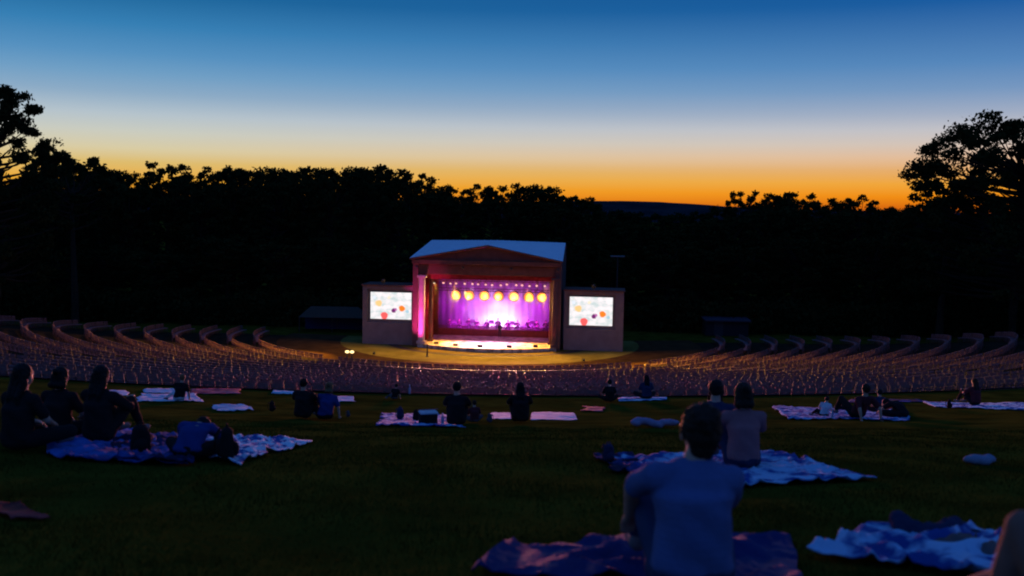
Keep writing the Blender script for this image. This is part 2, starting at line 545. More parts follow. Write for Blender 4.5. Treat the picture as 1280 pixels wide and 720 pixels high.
def make_person(pose, label, loc, yaw=0, scale=1.0, shirt=None, trousers=None, hair='short', hairm=None, skin=None, voxel=.012,
                female=False, bare_legs=False, group=None, long_sleeve=False, cat='person', seed=0, shoes=True, hood=False):
    P = {k: (tuple(v) if isinstance(v, tuple) else v) for k, v in POSES[pose].items()}
    rnd = random.Random(seed)
    skin = skin or M_skin; hairm = hairm or H_brown
    root = empty('person', loc, yaw)
    root.scale = (scale,) * 3
    tag(root, label, cat, group)
    w = .93 if female else 1.0
    b = MB()
    pel, ch, nk, hd = P['pel'], P['ch'], P['nk'], P['hd']
    fd = P['fd'].normalized()
    if pose != 'bent':
        P['sh'] = tuple(q_ - V(0, 0, .022) for q_ in P['sh'])
    fr0 = max(.009, voxel * .62)
    # torso
    for i in range(25):
        t_ = i / 24
        p = pel.lerp(ch, t_)
        wd = float(np.interp(t_ * 8, range(9), (.155, .15, .14, .13, .128, .132, .142, .152, .158))) * w
        b.ell(p, (wd, .105 + .012 * t_, .07), 14, 8)
    for i in range(10):
        t_ = i / 9
        p = ch.lerp(nk, t_ * .75)
        b.ell(p, (float(np.interp(t_ * 3, range(4), (.158, .16, .15, .11))) * w, float(np.interp(t_ * 3, range(4), (.115, .11, .095, .075))), .06), 14, 8)
    b.caps(ch.lerp(nk, .8), .068 * w, hd - fd * .012 - V(0, 0, .06), .056 * w)
    for s in (0, 1):
        sh, el, wr = P['sh'][s], P['el'][s], P['wr'][s]
        b.caps(ch.lerp(nk, .62), .062, sh, .056)
        b.caps(sh, .058 * w, el, .042 * w)
        b.caps(el, .042 * w, wr, .027 * w)
        # hand: palm plus five separate bent fingers
        fdir = (wr - el).normalized()
        if wr.z < .08:
            fdir = V(fdir.x * .3, -.6 if pose in ('recline', 'knee') else .8, 0).normalized()
        side = fdir.cross(V(0, 0, 1)).normalized()
        curl = V(0, 0, -1) if wr.z > .08 else V(0, 0, 0)
        pc = wr + fdir * .05
        b.ell(pc, (.034, .034, .02), 10, 6)
        b.caps(wr, .026, pc, .024)
        for k, (off, ln) in enumerate(((-.030, .062), (-.010, .072), (.010, .068), (.030, .054))):
            a0 = wr + fdir * .078 + side * off
            a1 = a0 + (fdir * .8 + curl * .35).normalized() * ln * .5
            a2 = a1 + (fdir * .4 + curl * .8 if curl.length else fdir).normalized() * ln * .5
            b.caps(a0, fr0 * 1.05, a1, fr0); b.caps(a1, fr0, a2, fr0 * .87)
        ts = -1 if s == 0 else 1
        inn = side * (1 if side.x * (-ts) > 0 else -1)
        t0 = wr + fdir * .025 + inn * .022
        t1 = t0 + (fdir * .6 + inn * .8).normalized() * .035
        b.caps(t0, .013, t1, .011); b.caps(t1, .011, t1 + (fdir * .9 + inn * .25).normalized() * .028, .009)
        hip, kn, an = P['hip'][s], P['kn'][s], P['an'][s]
        b.caps(hip, .085 * w, kn, .055 * w)
        b.caps(kn, .053 * w, kn.lerp(an, .35), .054 * w)
        b.caps(kn.lerp(an, .35), .054 * w, an, .034 * w)
        ld = (an - kn)
        ft = V(fd.x * .1 + (an.x * .3), 1, 0).normalized() if pose != 'side' else V(-.6, .6, 0).normalized()
        b.caps(an - ft * .03 - V(0, 0, .03), .034, an + ft * .13 - V(0, 0, .05), .026)
    # head
    up = V(0, 0, 1)
    sd = fd.cross(up).normalized()
    hrot = Matrix((sd, fd, sd.cross(fd))).transposed()

    hs = 1.08 if pose == 'man' else 1.0

    def HP(x, y, z): return hd + hrot @ V(x, y, z) * hs
    b.ell(HP(0, -.012, .025), (.074, .092, .082), 16, 12, hrot)
    b.ell(HP(0, .03, -.035), (.056, .06, .072), 14, 10, hrot)
    b.ell(HP(0, .068, -.082), (.024, .02, .02), 10, 7, hrot)
    b.ell(HP(0, .092, -.012), (.012, .018, .026), 8, 6, hrot)
    b.ell(HP(0, .1, -.026), (.015, .014, .011), 8, 6, hrot)
    b.ell(HP(0, .074, .022), (.055, .016, .012), 10, 6, hrot)
    b.ell(HP(0, .083, -.053), (.022, .009, .008), 8, 6, hrot)
    for s in (-1, 1):
        b.ell(HP(s * .077, -.006, -.01), (.010, .018, .03), 8, 6, hrot)
    remeshed(b, 'body', skin, root, voxel, 3)
    if voxel <= .013:
        for s in (-1, 1):
            MB().ell(HP(s * .03, .078, .003), (.011, .009, .008), 10, 8, hrot).build('eye', mat('eye_white', (.6, .58, .55), .3), root, True)
    # hair
    hb = MB()
    if hood:
        hb.ell(HP(0, -.02, .02), (.1, .115, .12), 16, 10, hrot)
        hb.caps(HP(0, -.07, -.06), .085, HP(0, -.09, -.14), .09)
    else:
        hb.ell(HP(0, -.022, .04), (.086, .1, .086), 16, 10, hrot)
        hb.ell(HP(0, -.05, .0), (.082, .066, .072), 14, 9, hrot)
        if hair == 'curly': hb.ell(HP(0, -.052, -.055), (.062, .05, .055), 14, 9, hrot)
        for s in (-1, 1):
            hb.ell(HP(s * .066, -.018, .02), (.024, .045, .05), 10, 7, hrot)
        if hair in ('short', 'curly'):
            nn = 46 if hair == 'curly' else 26
            for k in range(nn):
                th = rnd.uniform(0, 2 * math.pi); ph = rnd.uniform(-.1, 1.4)
                x, y, z = math.cos(ph) * math.cos(th), math.cos(ph) * math.sin(th), math.sin(ph)
                if y > .45 and z < .5: continue
                rr_ = rnd.uniform(.012, .02) if hair == 'curly' else .014
                hb.ell(HP(.078 * x, -.025 + .09 * y, .038 + .078 * z), (rr_,) * 3, 8, 5)
        if hair == 'long' or hair == 'tied':
            for s in (-1, 0, 1):
                e = nk + V(s * .055, -.10 - .01 * abs(s), .0 if hair == 'long' else .12)
                hb.caps(HP(s * .045, -.06, -.0), .05, HP(s * .06, -.075, -.09), .045)
                hb.caps(HP(s * .06, -.075, -.09), .045, e + V(0, 0, -.04), .032)
                if hair == 'long':
                    hb.caps(e + V(0, 0, -.04), .034, e + V(s * .01, .0, -.20), .016)
            if hair == 'tied':
                hb.ell(HP(0, -.11, .08), (.04, .04, .04), 10, 7)
    remeshed(hb, 'hair' if not hood else 'hood', hairm if not hood else shirt, root, max(voxel * .8, .008), 2, .006, 45)
    # shirt
    if shirt is not None:
        sb = MB()
        fat = .014
        for i in range(25):
            t_ = i / 24
            p = pel.lerp(ch, t_) + V(0, 0, .02)
            wd = float(np.interp(t_ * 8, range(9), (.176, .17, .162, .156, .154, .156, .162, .168, .172))) * w
            sb.ell(p, (wd + fat, .125 + .01 * t_ + fat, .06), 16, 8)
        for i in range(10):
            t_ = i / 9
            p = ch.lerp(nk, t_ * .85)
            sb.ell(p, (float(np.interp(t_ * 3, range(4), (.17, .17, .15, .105))) * w + fat, float(np.interp(t_ * 3, range(4), (.118, .112, .1, .07))) + fat, .055), 16, 8)
        for s in (0, 1):
            sh, el, wr = P['sh'][s], P['el'][s], P['wr'][s]
            sb.caps(ch.lerp(nk, .55), .078, sh, .066)
            if long_sleeve:
                sb.caps(sh, .072 * w, el, .056 * w)
                sb.caps(el, .056 * w, el.lerp(wr, .9), .04 * w)
            else:
                sb.caps(sh, .068 * w, sh.lerp(el, .72), .064 * w)
        remeshed(sb, 'shirt', shirt, root, voxel, 3, .014, 8)
    if trousers is not None:
        tb = MB()
        tb.ell(pel + V(0, .0, .0), (.18 * w, .14, .10 if pose != 'stand' else .12), 16, 9)
        for s in (0, 1):
            hip, kn, an = P['hip'][s], P['kn'][s], P['an'][s]
            tb.caps(hip, .102 * w, kn, .072 * w) if not bare_legs else tb.caps(hip, .102 * w, hip.lerp(kn, .62), .085 * w)
            if not bare_legs:
                tb.caps(kn, .072 * w, an.lerp(kn, .08), .05 * w)
        remeshed(tb, 'trousers' if not bare_legs else 'shorts', trousers, root, voxel, 3, .008, 9)
    if shoes:
        for s in (0, 1):
            an = P['an'][s]
            ft = V(fd.x * .1 + (an.x * .3), 1, 0).normalized() if pose != 'side' else V(-.6, .6, 0).normalized()
            sb = MB()
            sb.caps(an - ft * .035 - V(0, 0, .035), .046, an + ft * .13 - V(0, 0, .052), .036)
            remeshed(sb, 'shoe', mat('shoe_canvas', (.12, .12, .13), .8), root, max(voxel, .012), 2)
    return root


C_blue = cloth('shirt_grey_blue', (.085, .12, .27), (.11, .15, .32))
C_pink = cloth('shirt_mauve', (.30, .12, .13))
C_black = cloth('cloth_black', (.016, .013, .014))
C_navy = cloth('cloth_navy', (.02, .03, .07))
C_denim = cloth('denim', (.03, .05, .11))
C_royal = cloth('cloth_royal_blue', (.02, .04, .17))
C_white = cloth('cloth_white', (.55, .56, .6))
C_maroon = cloth('cloth_maroon', (.09, .02, .025))
C_grey = cloth('cloth_grey', (.08, .08, .09))


def ground_seat(px, py, dz=.02):
    p = hit(px, py)
    p.z += dz
    return p


def face_stage(p, extra=0):
    return -math.atan2(SX - p.x, SY - 5 - p.y) + R(extra)


def put(px, py, pose, label, extra=0, depth=None, **kw):
    if depth is None:
        p = ground_seat(px, py)
    else:
        d = ray(px, py); x = d.x * depth
        p = Vector((x, depth, G(x, depth) + .02))
    return make_person(pose, label, p, face_stage(p, extra), **kw)


# foreground man and the woman behind him
put(863, 772, 'man', 'man in a grey blue T-shirt sitting back to us, largest figure on the lawn', 0, depth=4.25,
    shirt=C_blue, trousers=C_denim, hair='curly', voxel=.009, seed=3)
put(928, 590, 'hug', 'person in a mauve top sitting on the light blue blanket behind the largest man', 0,
    shirt=C_pink, trousers=C_navy, hair='tied', hairm=H_brown, female=True, voxel=.010, seed=4, scale=.93, long_sleeve=True)
put(893, 568, 'hug', 'small dark figure half hidden between the largest man and the person in mauve', -8,
    shirt=C_navy, trousers=C_black, hair='short', hairm=H_dark, voxel=.014, seed=5, scale=.92)
# bent knee at the right edge
make_person('knee', 'person cut off by the right edge of the photo, one knee raised', (1.75, 2.66, G(1.75, 2.66) + .03), R(20),
            shirt=C_navy, trousers=C_denim, bare_legs=True, skin=M_skin2, hair='long', voxel=.010, seed=6, shoes=False)
# left group of three
put(22, 566, 'cross', 'long haired person in black at the left edge of the photo, outermost of three', -18,
    shirt=C_black, trousers=C_black, hair='long', hairm=H_dark, female=True, voxel=.012, seed=7, scale=.99)
put(72, 552, 'cross', 'dark haired person with a tied bun, middle of the three sitting at far left', -6,
    shirt=C_black, trousers=C_black, hair='tied', hairm=H_dark, female=True, voxel=.012, seed=8, scale=.96)
put(122, 556, 'hug', 'long haired person in black, hugging the knees, right one of the three at far left', -12,
    shirt=C_black, trousers=C_black, hair='long', hairm=H_dark, female=True, voxel=.012, seed=9, scale=.96, long_sleeve=True)
# hunched blue back next to them
put(236, 578, 'bent', 'person in royal blue hunched low beside the bright crumpled blanket at left', -4,
    shirt=C_royal, trousers=C_black, hair='short', hairm=H_dark, voxel=.012, seed=10, scale=.80, long_sleeve=True)
# middle left
put(224, 502, 'side', 'person in black with pale trousers leaning sideways on the small white blankets at left', 10,
    shirt=C_black, trousers=C_white, hair='short', hairm=H_fair, voxel=.02, seed=11, scale=.86)
put(378, 524, 'hug', 'person in black, left one of the pair sitting close together left of the stage', -4,
    shirt=C_black, trousers=C_black, hair='short', hairm=H_dark, voxel=.02, seed=12)
put(406, 526, 'side', 'person in a royal blue top, right one of the pair sitting close together', 6,
    shirt=C_royal, trousers=C_black, hair='tied', hairm=H_fair, female=True, voxel=.02, seed=13, scale=.98)
# centre
put(570, 533, 'hug', 'person in black sitting below the stage beside the cooler and a small child', -3,
    shirt=C_black, trousers=C_black, hair='short', hairm=H_dark, voxel=.02, seed=14, scale=1.0)
put(593, 529, 'cross', 'child sitting close beside the dark figure below the stage', 12,
    shirt=C_maroon, trousers=C_grey, hair='short', hairm=H_brown, voxel=.02, seed=15, scale=.55)
put(650, 529, 'hug', 'person in black sitting alone between a small and a long white mat', 2,
    shirt=C_black, trousers=C_black, hair='long', hairm=H_dark, voxel=.02, seed=16, scale=.98)
# right
put(1072, 524, 'recline', 'person in dark red leaning back on both hands, tallest in the group at right', 8,
    shirt=C_maroon, trousers=C_black, hair='short', hairm=H_brown, voxel=.02, seed=17, scale=1.12)
put(1030, 522, 'side', 'child in a pale top leaning sideways at the left of the group at right', -20,
    shirt=C_white, trousers=C_black, hair='short', hairm=H_dark, voxel=.02, seed=18, scale=.62)
put(1128, 524, 'bent', 'person in black hunched forward at the right end of the right blanket', 30,
    shirt=C_black, trousers=C_black, hair='short', hairm=H_dark, voxel=.02, seed=19, scale=1.0)
put(1100, 518, 'cross', 'child in dark clothes sitting between the leaning adult and the hunched one', 0,
    shirt=C_navy, trousers=C_black, hair='short', hairm=H_dark, voxel=.02, seed=20, scale=.75)
put(1219, 508, 'hug', 'person in a dark red top sitting alone at the far right near the lawn edge', 4,
    shirt=C_maroon, trousers=C_black, hair='long', hairm=H_brown, voxel=.02, seed=21, scale=.92)
# along the lawn edge, small
put(762, 503, 'cross', 'small figure in black at the lawn edge at the left end of the narrow mat', 0,
    shirt=C_black, trousers=C_black, hair='short', hairm=H_dark, voxel=.024, seed=22, scale=.8)
put(808, 500, 'cross', 'small long haired figure in navy at the right end of the narrow lawn edge mat', 0,
    shirt=C_navy, trousers=C_black, hair='long', hairm=H_dark, voxel=.024, seed=23, scale=.9)
put(493, 500, 'side', 'small figure lounging at the lawn edge left of the stage centre', 0,
    shirt=C_black, trousers=C_grey, hair='short', hairm=H_dark, voxel=.024, seed=24, scale=.55)
put(897, 508, 'hug', 'small dark figure at the lawn edge left of the head of the person in mauve', 0,
    shirt=C_black, trousers=C_black, hair='short', hairm=H_dark, voxel=.024, seed=25, scale=.8)

# ------------------------------------------------------------------ blankets
def blanket_mat(name, a, b_, sc=3.0, th=(.46, .56)):
    return mat(name, a, .85, b_, scale=sc, detail=3, bump=.5, bscale=30, spec=.15, thresh=th)  # noise patches mix quilt pattern with painted fold highlights


B_pale = blanket_mat('blanket_pale', (.02, .09, .34), (.72, .8, .9), 5.0, (.44, .53))
B_pale2 = blanket_mat('blanket_blue_white', (.015, .07, .30), (.36, .56, .78), 4.0, (.44, .58))
B_blue = blanket_mat('blanket_blue', (.008, .03, .16), (.05, .14, .46), 2.2, (.42, .62))
B_dark = blanket_mat('blanket_navy', (.006, .01, .04), (.03, .07, .28), 2.5, (.45, .6))
B_white = blanket_mat('mat_white', (.5, .56, .7), (.72, .76, .82), 2.0)
B_red = blanket_mat('blanket_red', (.35, .05, .08), (.6, .16, .2), 2.0)
B_violet = blanket_mat('blanket_violet', (.018, .028, .13), (.30, .10, .16), 4.2, (.52, .62))
B_dred = blanket_mat('blanket_dark_red', (.14, .02, .02), (.26, .05, .05), 2.0)


def blanket(pts, m, label, name='blanket', cat='blanket', amp=.05, freq=3.0, n=56, seed=0, lift=.012, group=None, rag=.05):
    W = [hit(*p) for p in pts]
    amp = amp * .62
    c = sum(W, Vector()) / 4
    v, f = [], []
    top = []
    for j in range(n + 1):
        for i in range(n + 1):
            u, t_ = i / n, j / n
            p = (W[0].lerp(W[1], u)).lerp(W[3].lerp(W[2], u), t_)
            q_ = Vector((p.x * 1.3 + seed * 7.1, p.y * 1.3, seed))
            ex = noise.noise(q_) * rag * 3; ey = noise.noise(q_ + Vector((50, 0, 0))) * rag * 3
            edge = 1 + 0 * u
            x, y = p.x + ex * edge, p.y + ey * edge
            s_ = Vector((x * freq + noise.noise(Vector((x * 2, y * 2, seed + 5))) * 1.2, y * freq * .8 + noise.noise(Vector((x * 2, y * 2, seed + 9))) * 1.2, seed * 3.3))
            rd = 1 - abs(noise.noise(s_)) * 2.6
            rd2 = 1 - abs(noise.noise(s_ * 2.3 + Vector((9, 9, 9)))) * 2.6
            hgt = max(0, rd) ** 2 * amp + max(0, rd2) ** 2 * amp * .35 + (noise.noise(s_ * .5) * .5 + .3) * amp * .4
            z = G(x, y) + lift + max(0, hgt)
            v.append((x - c.x, y - c.y, z - c.z))
    for j in range(n):
        for i in range(n):
            a = j * (n + 1) + i
            f.append((a, a + 1, a + n + 2, a + n + 1))
    o = mesh_obj(name, v, f, m, None, True)
    o.location = c
    md = o.modifiers.new('thick', 'SOLIDIFY'); md.thickness = .01; md.offset = -1
    tag(o, label, cat, group)
    return o


blanket([(225, 546), (384, 553), (300, 584), (212, 566)], B_pale, 'bright crumpled white and blue blanket right of the hunched person in royal blue', amp=.09, seed=1)
blanket([(40, 542), (160, 540), (232, 583), (70, 578)], B_blue, 'deep blue rumpled blanket under the three long haired people at far left', amp=.09, seed=2)
blanket([(136, 556), (226, 548), (240, 584), (150, 580)], B_dark, 'navy blanket with painted blue fold highlights between the three people and the hunched one', amp=.10, seed=3)
blanket([(762, 577), (955, 570), (1092, 602), (905, 616)], B_pale2, 'light blue and white blanket with pattern and painted fold highlights beneath the person in mauve', amp=.07, seed=4)
blanket([(640, 690), (960, 680), (1010, 735), (590, 728)], B_violet, 'violet and blue quilt under the largest man at the bottom of the photo', amp=.10, freq=2.4, seed=5)
blanket([(1100, 668), (1240, 672), (1262, 735), (1000, 698)], B_pale2, 'bright blue crumpled blanket beside the raised knee at lower right', amp=.10, freq=2.6, seed=6)
blanket([(742, 572), (800, 574), (812, 596), (762, 592)], B_dark, 'dark blue crumpled cloth left of the shoulder of the largest man', amp=.08, seed=7)
blanket([(176, 494), (245, 492), (252, 503), (170, 503)], B_white, 'white blanket under the person in pale trousers', amp=.05, seed=8, n=36)
blanket([(180, 487), (230, 487), (232, 492), (178, 492)], B_white, 'thin white blanket just behind the person in pale trousers', amp=.03, seed=9, n=30)
blanket([(240, 487), (298, 487), (300, 493), (238, 493)], B_red, 'pink red blanket near the lawn edge at left', amp=.03, seed=10, n=30)
blanket([(120, 489), (158, 489), (160, 495), (118, 495)], B_white, 'small pale mat just right of the three long haired people', name='mat', cat='mat', amp=.03, seed=11, n=24)
blanket([(268, 508), (304, 507), (318, 514), (268, 515)], B_white, 'small pale blanket lying empty in front of the pair sitting together', amp=.05, seed=12, n=30)
blanket([(342, 488), (372, 488), (374, 493), (340, 493)], B_white, 'small pale mat left of the pair near the lawn edge', name='mat', cat='mat', amp=.03, seed=13, n=24)
blanket([(418, 497), (445, 497), (446, 503), (416, 503)], B_white, 'small pale mat right of the pair sitting together', name='mat', cat='mat', amp=.03, seed=14, n=24)
blanket([(478, 518), (560, 520), (582, 536), (474, 533)], B_pale2, 'light blue blanket covered with bags beside the dark figure below the stage', amp=.06, seed=15, n=44)
blanket([(616, 517), (640, 517), (640, 525), (612, 525)], B_white, 'small white mat left of the person sitting alone below the stage', name='mat', cat='mat', amp=.03, seed=16, n=24)
blanket([(664, 517), (716, 517), (722, 526), (664, 526)], B_white, 'long white mat right of the person sitting alone below the stage', name='mat', cat='mat', amp=.02, seed=17, n=30, rag=.01)
blanket([(728, 509), (756, 510), (754, 515), (728, 515)], B_red, 'small red mat right of the long white mat', name='mat', cat='mat', amp=.03, seed=18, n=24)
blanket([(775, 496), (830, 495), (832, 501), (775, 502)], B_pale, 'narrow pale mat at the lawn edge right of the stage', name='mat', cat='mat', amp=.02, seed=19, n=24)
blanket([(966, 509), (1130, 515), (1140, 527), (985, 525)], B_pale2, 'pale blue blanket under the group of four sitting at right', amp=.06, seed=20, n=44)
blanket([(1155, 503), (1290, 505), (1300, 514), (1165, 509)], B_pale, 'long pale blue blanket under the person sitting alone at far right', amp=.04, seed=21, n=44)
blanket([(-12, 632), (34, 634), (44, 654), (-12, 654)], B_dred, 'dim dark red blanket at the lower left edge of the photo', amp=.05, seed=22, n=30)
blanket([(1060, 500), (1150, 500), (1160, 503), (1060, 504)], B_dark, 'dark blue mat behind the group of four at right', name='mat', cat='mat', amp=.02, seed=23, n=24)

# ------------------------------------------------------------------ bags, bottles and other things on the lawn
def backpack(loc, rz, m, label, s=1.0):
    r = empty('backpack', loc, rz); r.scale = (s,) * 3
    tag(r, label, 'bag')
    b = MB()
    for i in range(7):
        t_ = i / 6
        b.ell((0, 0, .10 + .24 * t_), (.15 - .03 * t_ * t_, .10 - .02 * t_, .10), 12, 8)
    remeshed(b, 'bag_body', m, r, .018, 3, .01, 9)
    b = MB(); b.ell((0, -.10, .15), (.10, .05, .09), 12, 8); b.ell((0, -.09, .2), (.09, .04, .05), 12, 8)
    remeshed(b, 'pocket', m, r, .016, 2, .006, 12)
    MB().tube([(-.05, 0, .40), (-.04, 0, .46), (.04, 0, .46), (.05, 0, .40)], .012, 6).build('handle', m, r, True)
    for s_ in (-1, 1):
        MB().tube([(s_ * .07, .08, .40), (s_ * .08, .15, .30), (s_ * .08, .15, .16), (s_ * .07, .09, .08)], .014, 6).build('strap', m, r, True)
    return r


def cooler(loc, rz, m, label, s=1.0):
    r = empty('cooler_box', loc, rz); r.scale = (s,) * 3
    tag(r, label, 'cooler')
    MB().box((0, 0, .14), (.42, .28, .28), bevel=.02).build('box', m, r)
    MB().box((0, 0, .31), (.44, .30, .055), bevel=.015).build('lid', C_white, r)
    MB().tube([(-.22, 0, .24), (-.245, 0, .38), (.245, 0, .38), (.22, 0, .24)], .012, 6).build('handle', C_grey, r, True)
    return r


def bottle(loc, m, label, s=1.0):
    r = empty('bottle', loc); r.scale = (s,) * 3
    tag(r, label, 'bottle')
    MB().tube([(0, 0, 0), (0, 0, .01), (0, 0, .15), (0, 0, .19), (0, 0, .24)], [.03, .034, .034, .016, .013], 12).build('bottle_body', m, r, True)
    MB().tube([(0, 0, .24), (0, 0, .262)], [.016, .016], 10).build('cap', C_white, r, True)
    return r


def on(px, py, dz=.03):
    p = hit(px, py); p.z += dz; return p


C_plast = mat('bottle_plastic', (.25, .35, .5), .25, spec=.5)
backpack(on(176, 572), .4, C_black, 'black backpack on the navy blanket between the three people and the hunched one', .7)
backpack(on(284, 580), 1.9, C_black, 'low black bag on the near edge of the bright crumpled blanket at left', .75)
backpack(on(500, 526), .8, C_navy, 'dark backpack on the left half of the bag covered blanket below the stage', .62)
cooler(on(535, 533), .3, C_black, 'black cooler with pale lid on the bag covered blanket beside the dark figure', .8)
backpack(on(520, 528), -.5, C_black, 'black bag between the dark backpack and the cooler below the stage', .55)
backpack(on(612, 530), -.9, C_grey, 'small grey bag right of the child below the stage', .45)
backpack(on(1186, 512), 1.2, C_black, 'black bag lying just left of the person at far right', .6)
def bundle(loc, rz, m, label, L=.7, h=.09, seed=0, name='jacket', cat='jacket'):
    b = MB(); rd = random.Random(seed)
    for i in range(12):
        t_ = i / 11
        b.ell((-L / 2 + L * t_, .05 * math.sin(t_ * 7 + seed), h * .8 + .012 * math.sin(t_ * 9 + seed)), (.07, .08 + .04 * rd.random(), h * (1 - .5 * abs(t_ - .4)) + .02 * rd.random()), 12, 8)
    o = remeshed(b, name, m, None, .012, 2, .03, 11)
    o.location = loc; o.rotation_euler = (0, 0, rz)
    return tag(o, label, cat)


bundle(on(1172, 672, 0), -.25, C_navy, 'long dark jacket bundled on the far side of the bright blue blanket at lower right', .40, .05, 2)
bundle(on(1208, 690, 0), -.6, cloth('cloth_brown', (.12, .09, .09)), 'brown grey sweater bundled close to the raised knee at lower right', .22, .042, 4, 'sweater', 'sweater')
backpack(on(760, 582), .4, C_navy, 'small dark bag on the crumpled cloth left of the largest man', .45)
backpack(on(340, 516), 1.3, C_black, 'black bag lying left of the pair sitting together', .6)
backpack(on(435, 523), 1.3, C_grey, 'small grey bag right of the person in royal blue of the pair', .35)
bottle(on(1040, 524), C_plast, 'water bottle on the pale blue blanket of the group at right', .9)
bottle(on(553, 533), C_plast, 'water bottle right of the cooler below the stage', .9)
bottle(on(512, 494), C_plast, 'pale bottle standing at the lawn edge left of the stage centre', 1.2)
# rolled jacket lying in the grass
b = MB()
for i in range(9):
    t_ = i / 8
    b.ell((-.36 + .72 * t_, .04 * math.sin(t_ * 7), .09 + .02 * math.sin(t_ * 9)), (.13, .12 + .02 * math.sin(t_ * 5), .09 * (1 - .5 * abs(t_ - .4))), 12, 8)
o = remeshed(b, 'jacket', cloth('jacket_mauve', (.25, .2, .3)), None, .02, 2, .03, 7)
o.location = on(818, 534, .0)
tag(o, 'mauve jacket lying bundled in the grass left of the mauve person', 'jacket')
b = MB(); b.ell((0, 0, .05), (.16, .1, .06), 12, 8); b.ell((.1, .03, .05), (.1, .09, .05), 12, 8)
o = remeshed(b, 'hat', cloth('hat_grey', (.2, .22, .3)), None, .015, 2, .015, 9)
o.location = on(1222, 581, .0)
tag(o, 'small grey hat lying alone in the grass at right', 'hat')

# ------------------------------------------------------------------ chairs
M_chair = mat('chair_plastic', (.16, .065, .065), .6, (.24, .11, .11), scale=3, spec=.3)
M_chairleg = mat('chair_metal', (.035, .03, .03), .6, spec=.2)


def chair_parts():
    seat = MB().box((0, 0, .44), (.46, .44, .045), bevel=.015)
    back = MB()
    # curved back in three facets, faces +Y (towards the stage)
    for zc, hh_ in ((.80, .13), (.655, .09), (.54, .06)):
        for s_, rz in ((-1, -.2), (0, 0), (1, .2)):
            back.box((s_ * .143, -.225 - (zc - .6) * .16 + abs(s_) * .014, zc), (.152, .026, hh_), rz=rz, rx=R(-9))
    for s_ in (-1, 1):
        back.tube([(s_ * .12, -.215, .50), (s_ * .12, -.262, .85)], .012, 5)
    fr_ = []
    for s_ in (-1, 1):
        fr_.append(MB().tube([(s_ * .20, .20, .0), (s_ * .20, .18, .42), (s_ * .20, -.20, .42), (s_ * .20, -.26, .0)], .014, 5))
    for s_, q_ in zip((-1, 1), fr_):
        q_.tube([(s_ * .20, -.20, .41), (s_ * .205, -.25, .72)], .014, 5)
    return seat, back, fr_


cs, cb, cf = chair_parts()


def chair_slots():
    out = []
    r = 21.8
    k = 0
    while r < 60.3:
        pm = phimax(r)
        n = int(math.radians(2 * pm) * r / .53)
        for i in range(n):
            phi = -pm + 2 * pm * (i + .5) / n
            # radial aisles
            if min(abs(abs(phi) - a) for a in (33, 66)) * math.pi / 180 * r < .75: continue
            x = SX + r * math.sin(R(phi)); y = SY - r * math.cos(R(phi))
            out.append((k, i, r, phi, x, y))
        k += 1
        r += 2.3
    return out


SLOTS = chair_slots()
RT = CAM_ROT.to_3x3().transposed()


def proj(x, y, z):
    v = RT @ Vector((x, y, z))
    return 640 + F * v.x / -v.z, 360 - F * v.y / -v.z


vis = []
for s_ in SLOTS:
    k, i, r, phi, x, y = s_
    px, py = proj(x, y, G(x, y) + .5)
    if -60 < px < 1340: vis.append(s_)
# the 300 chairs that show largest from the camera, as index ranges
BEST = [i_ for a_, b_ in [(36,36),(60,60),(85,85),(164,164),(366,366),(456,457),(521,521),(523,523),(617,618),(688,689),(789,789),(866,868),(970,971),(1052,1054),(1159,1162),(1247,1250),(1352,1352),(1357,1360),(1452,1455),(1554,1554),(1564,1567),(1575,1575),(1664,1667),(1777,1782),(1786,1786),(1884,1887),(1960,1960),(1962,1962),(2059,2059),(2064,2065),(2067,2067),(2072,2072),(2131,2134),(2136,2137),(2139,2142),(2145,2146),(2156,2156),(2212,2212),(2217,2217),(2222,2222),(2225,2225),(2230,2231),(2233,2233),(2237,2240),(2275,2276),(2279,2280),(2283,2283),(2288,2288),(2290,2292),(2304,2304),(2322,2322),(2338,2338),(2350,2350),(2354,2354),(2357,2358),(2362,2362),(2364,2364),(2367,2371),(2373,2373),(2393,2393),(2397,2398),(2400,2402),(2405,2410),(2412,2415),(2417,2419),(2424,2424),(2426,2427),(2441,2441),(2443,2444),(2447,2447),(2451,2451),(2455,2455),(2458,2458),(2460,2460),(2463,2466),(2468,2474),(2476,2479),(2481,2483),(2485,2486),(2499,2499),(2502,2503),(2506,2507),(2510,2524),(2526,2526),(2528,2531),(2533,2535),(2537,2540),(2542,2547),(2549,2549),(2552,2554),(2557,2557),(2560,2567),(2570,2578),(2580,2585),(2598,2598),(2601,2602),(2604,2605),(2608,2636),(2638,2642),(2644,2644),(2647,2650),(2652,2652),(2654,2677)] for i_ in range(a_, b_ + 1)]
if BEST is None:
    order = sorted(range(len(vis)), key=lambda j: vis[j][5] - (3 if abs(vis[j][3]) > 60 else 0))
    best = set(order[:300])
else:
    best = set(BEST)

cmeshes = None


def chair_label(k, phi, px):
    side = 'left of the stage' if px < 430 else ('right of the stage' if px > 780 else 'straight below the stage')
    row = 'in the back row along the lawn edge' if k >= KMAX else ('in the second row from the lawn' if k == KMAX - 1 else 'among the curved rows down the bowl')
    return 'pale plastic chair %s, %s' % (row, side)


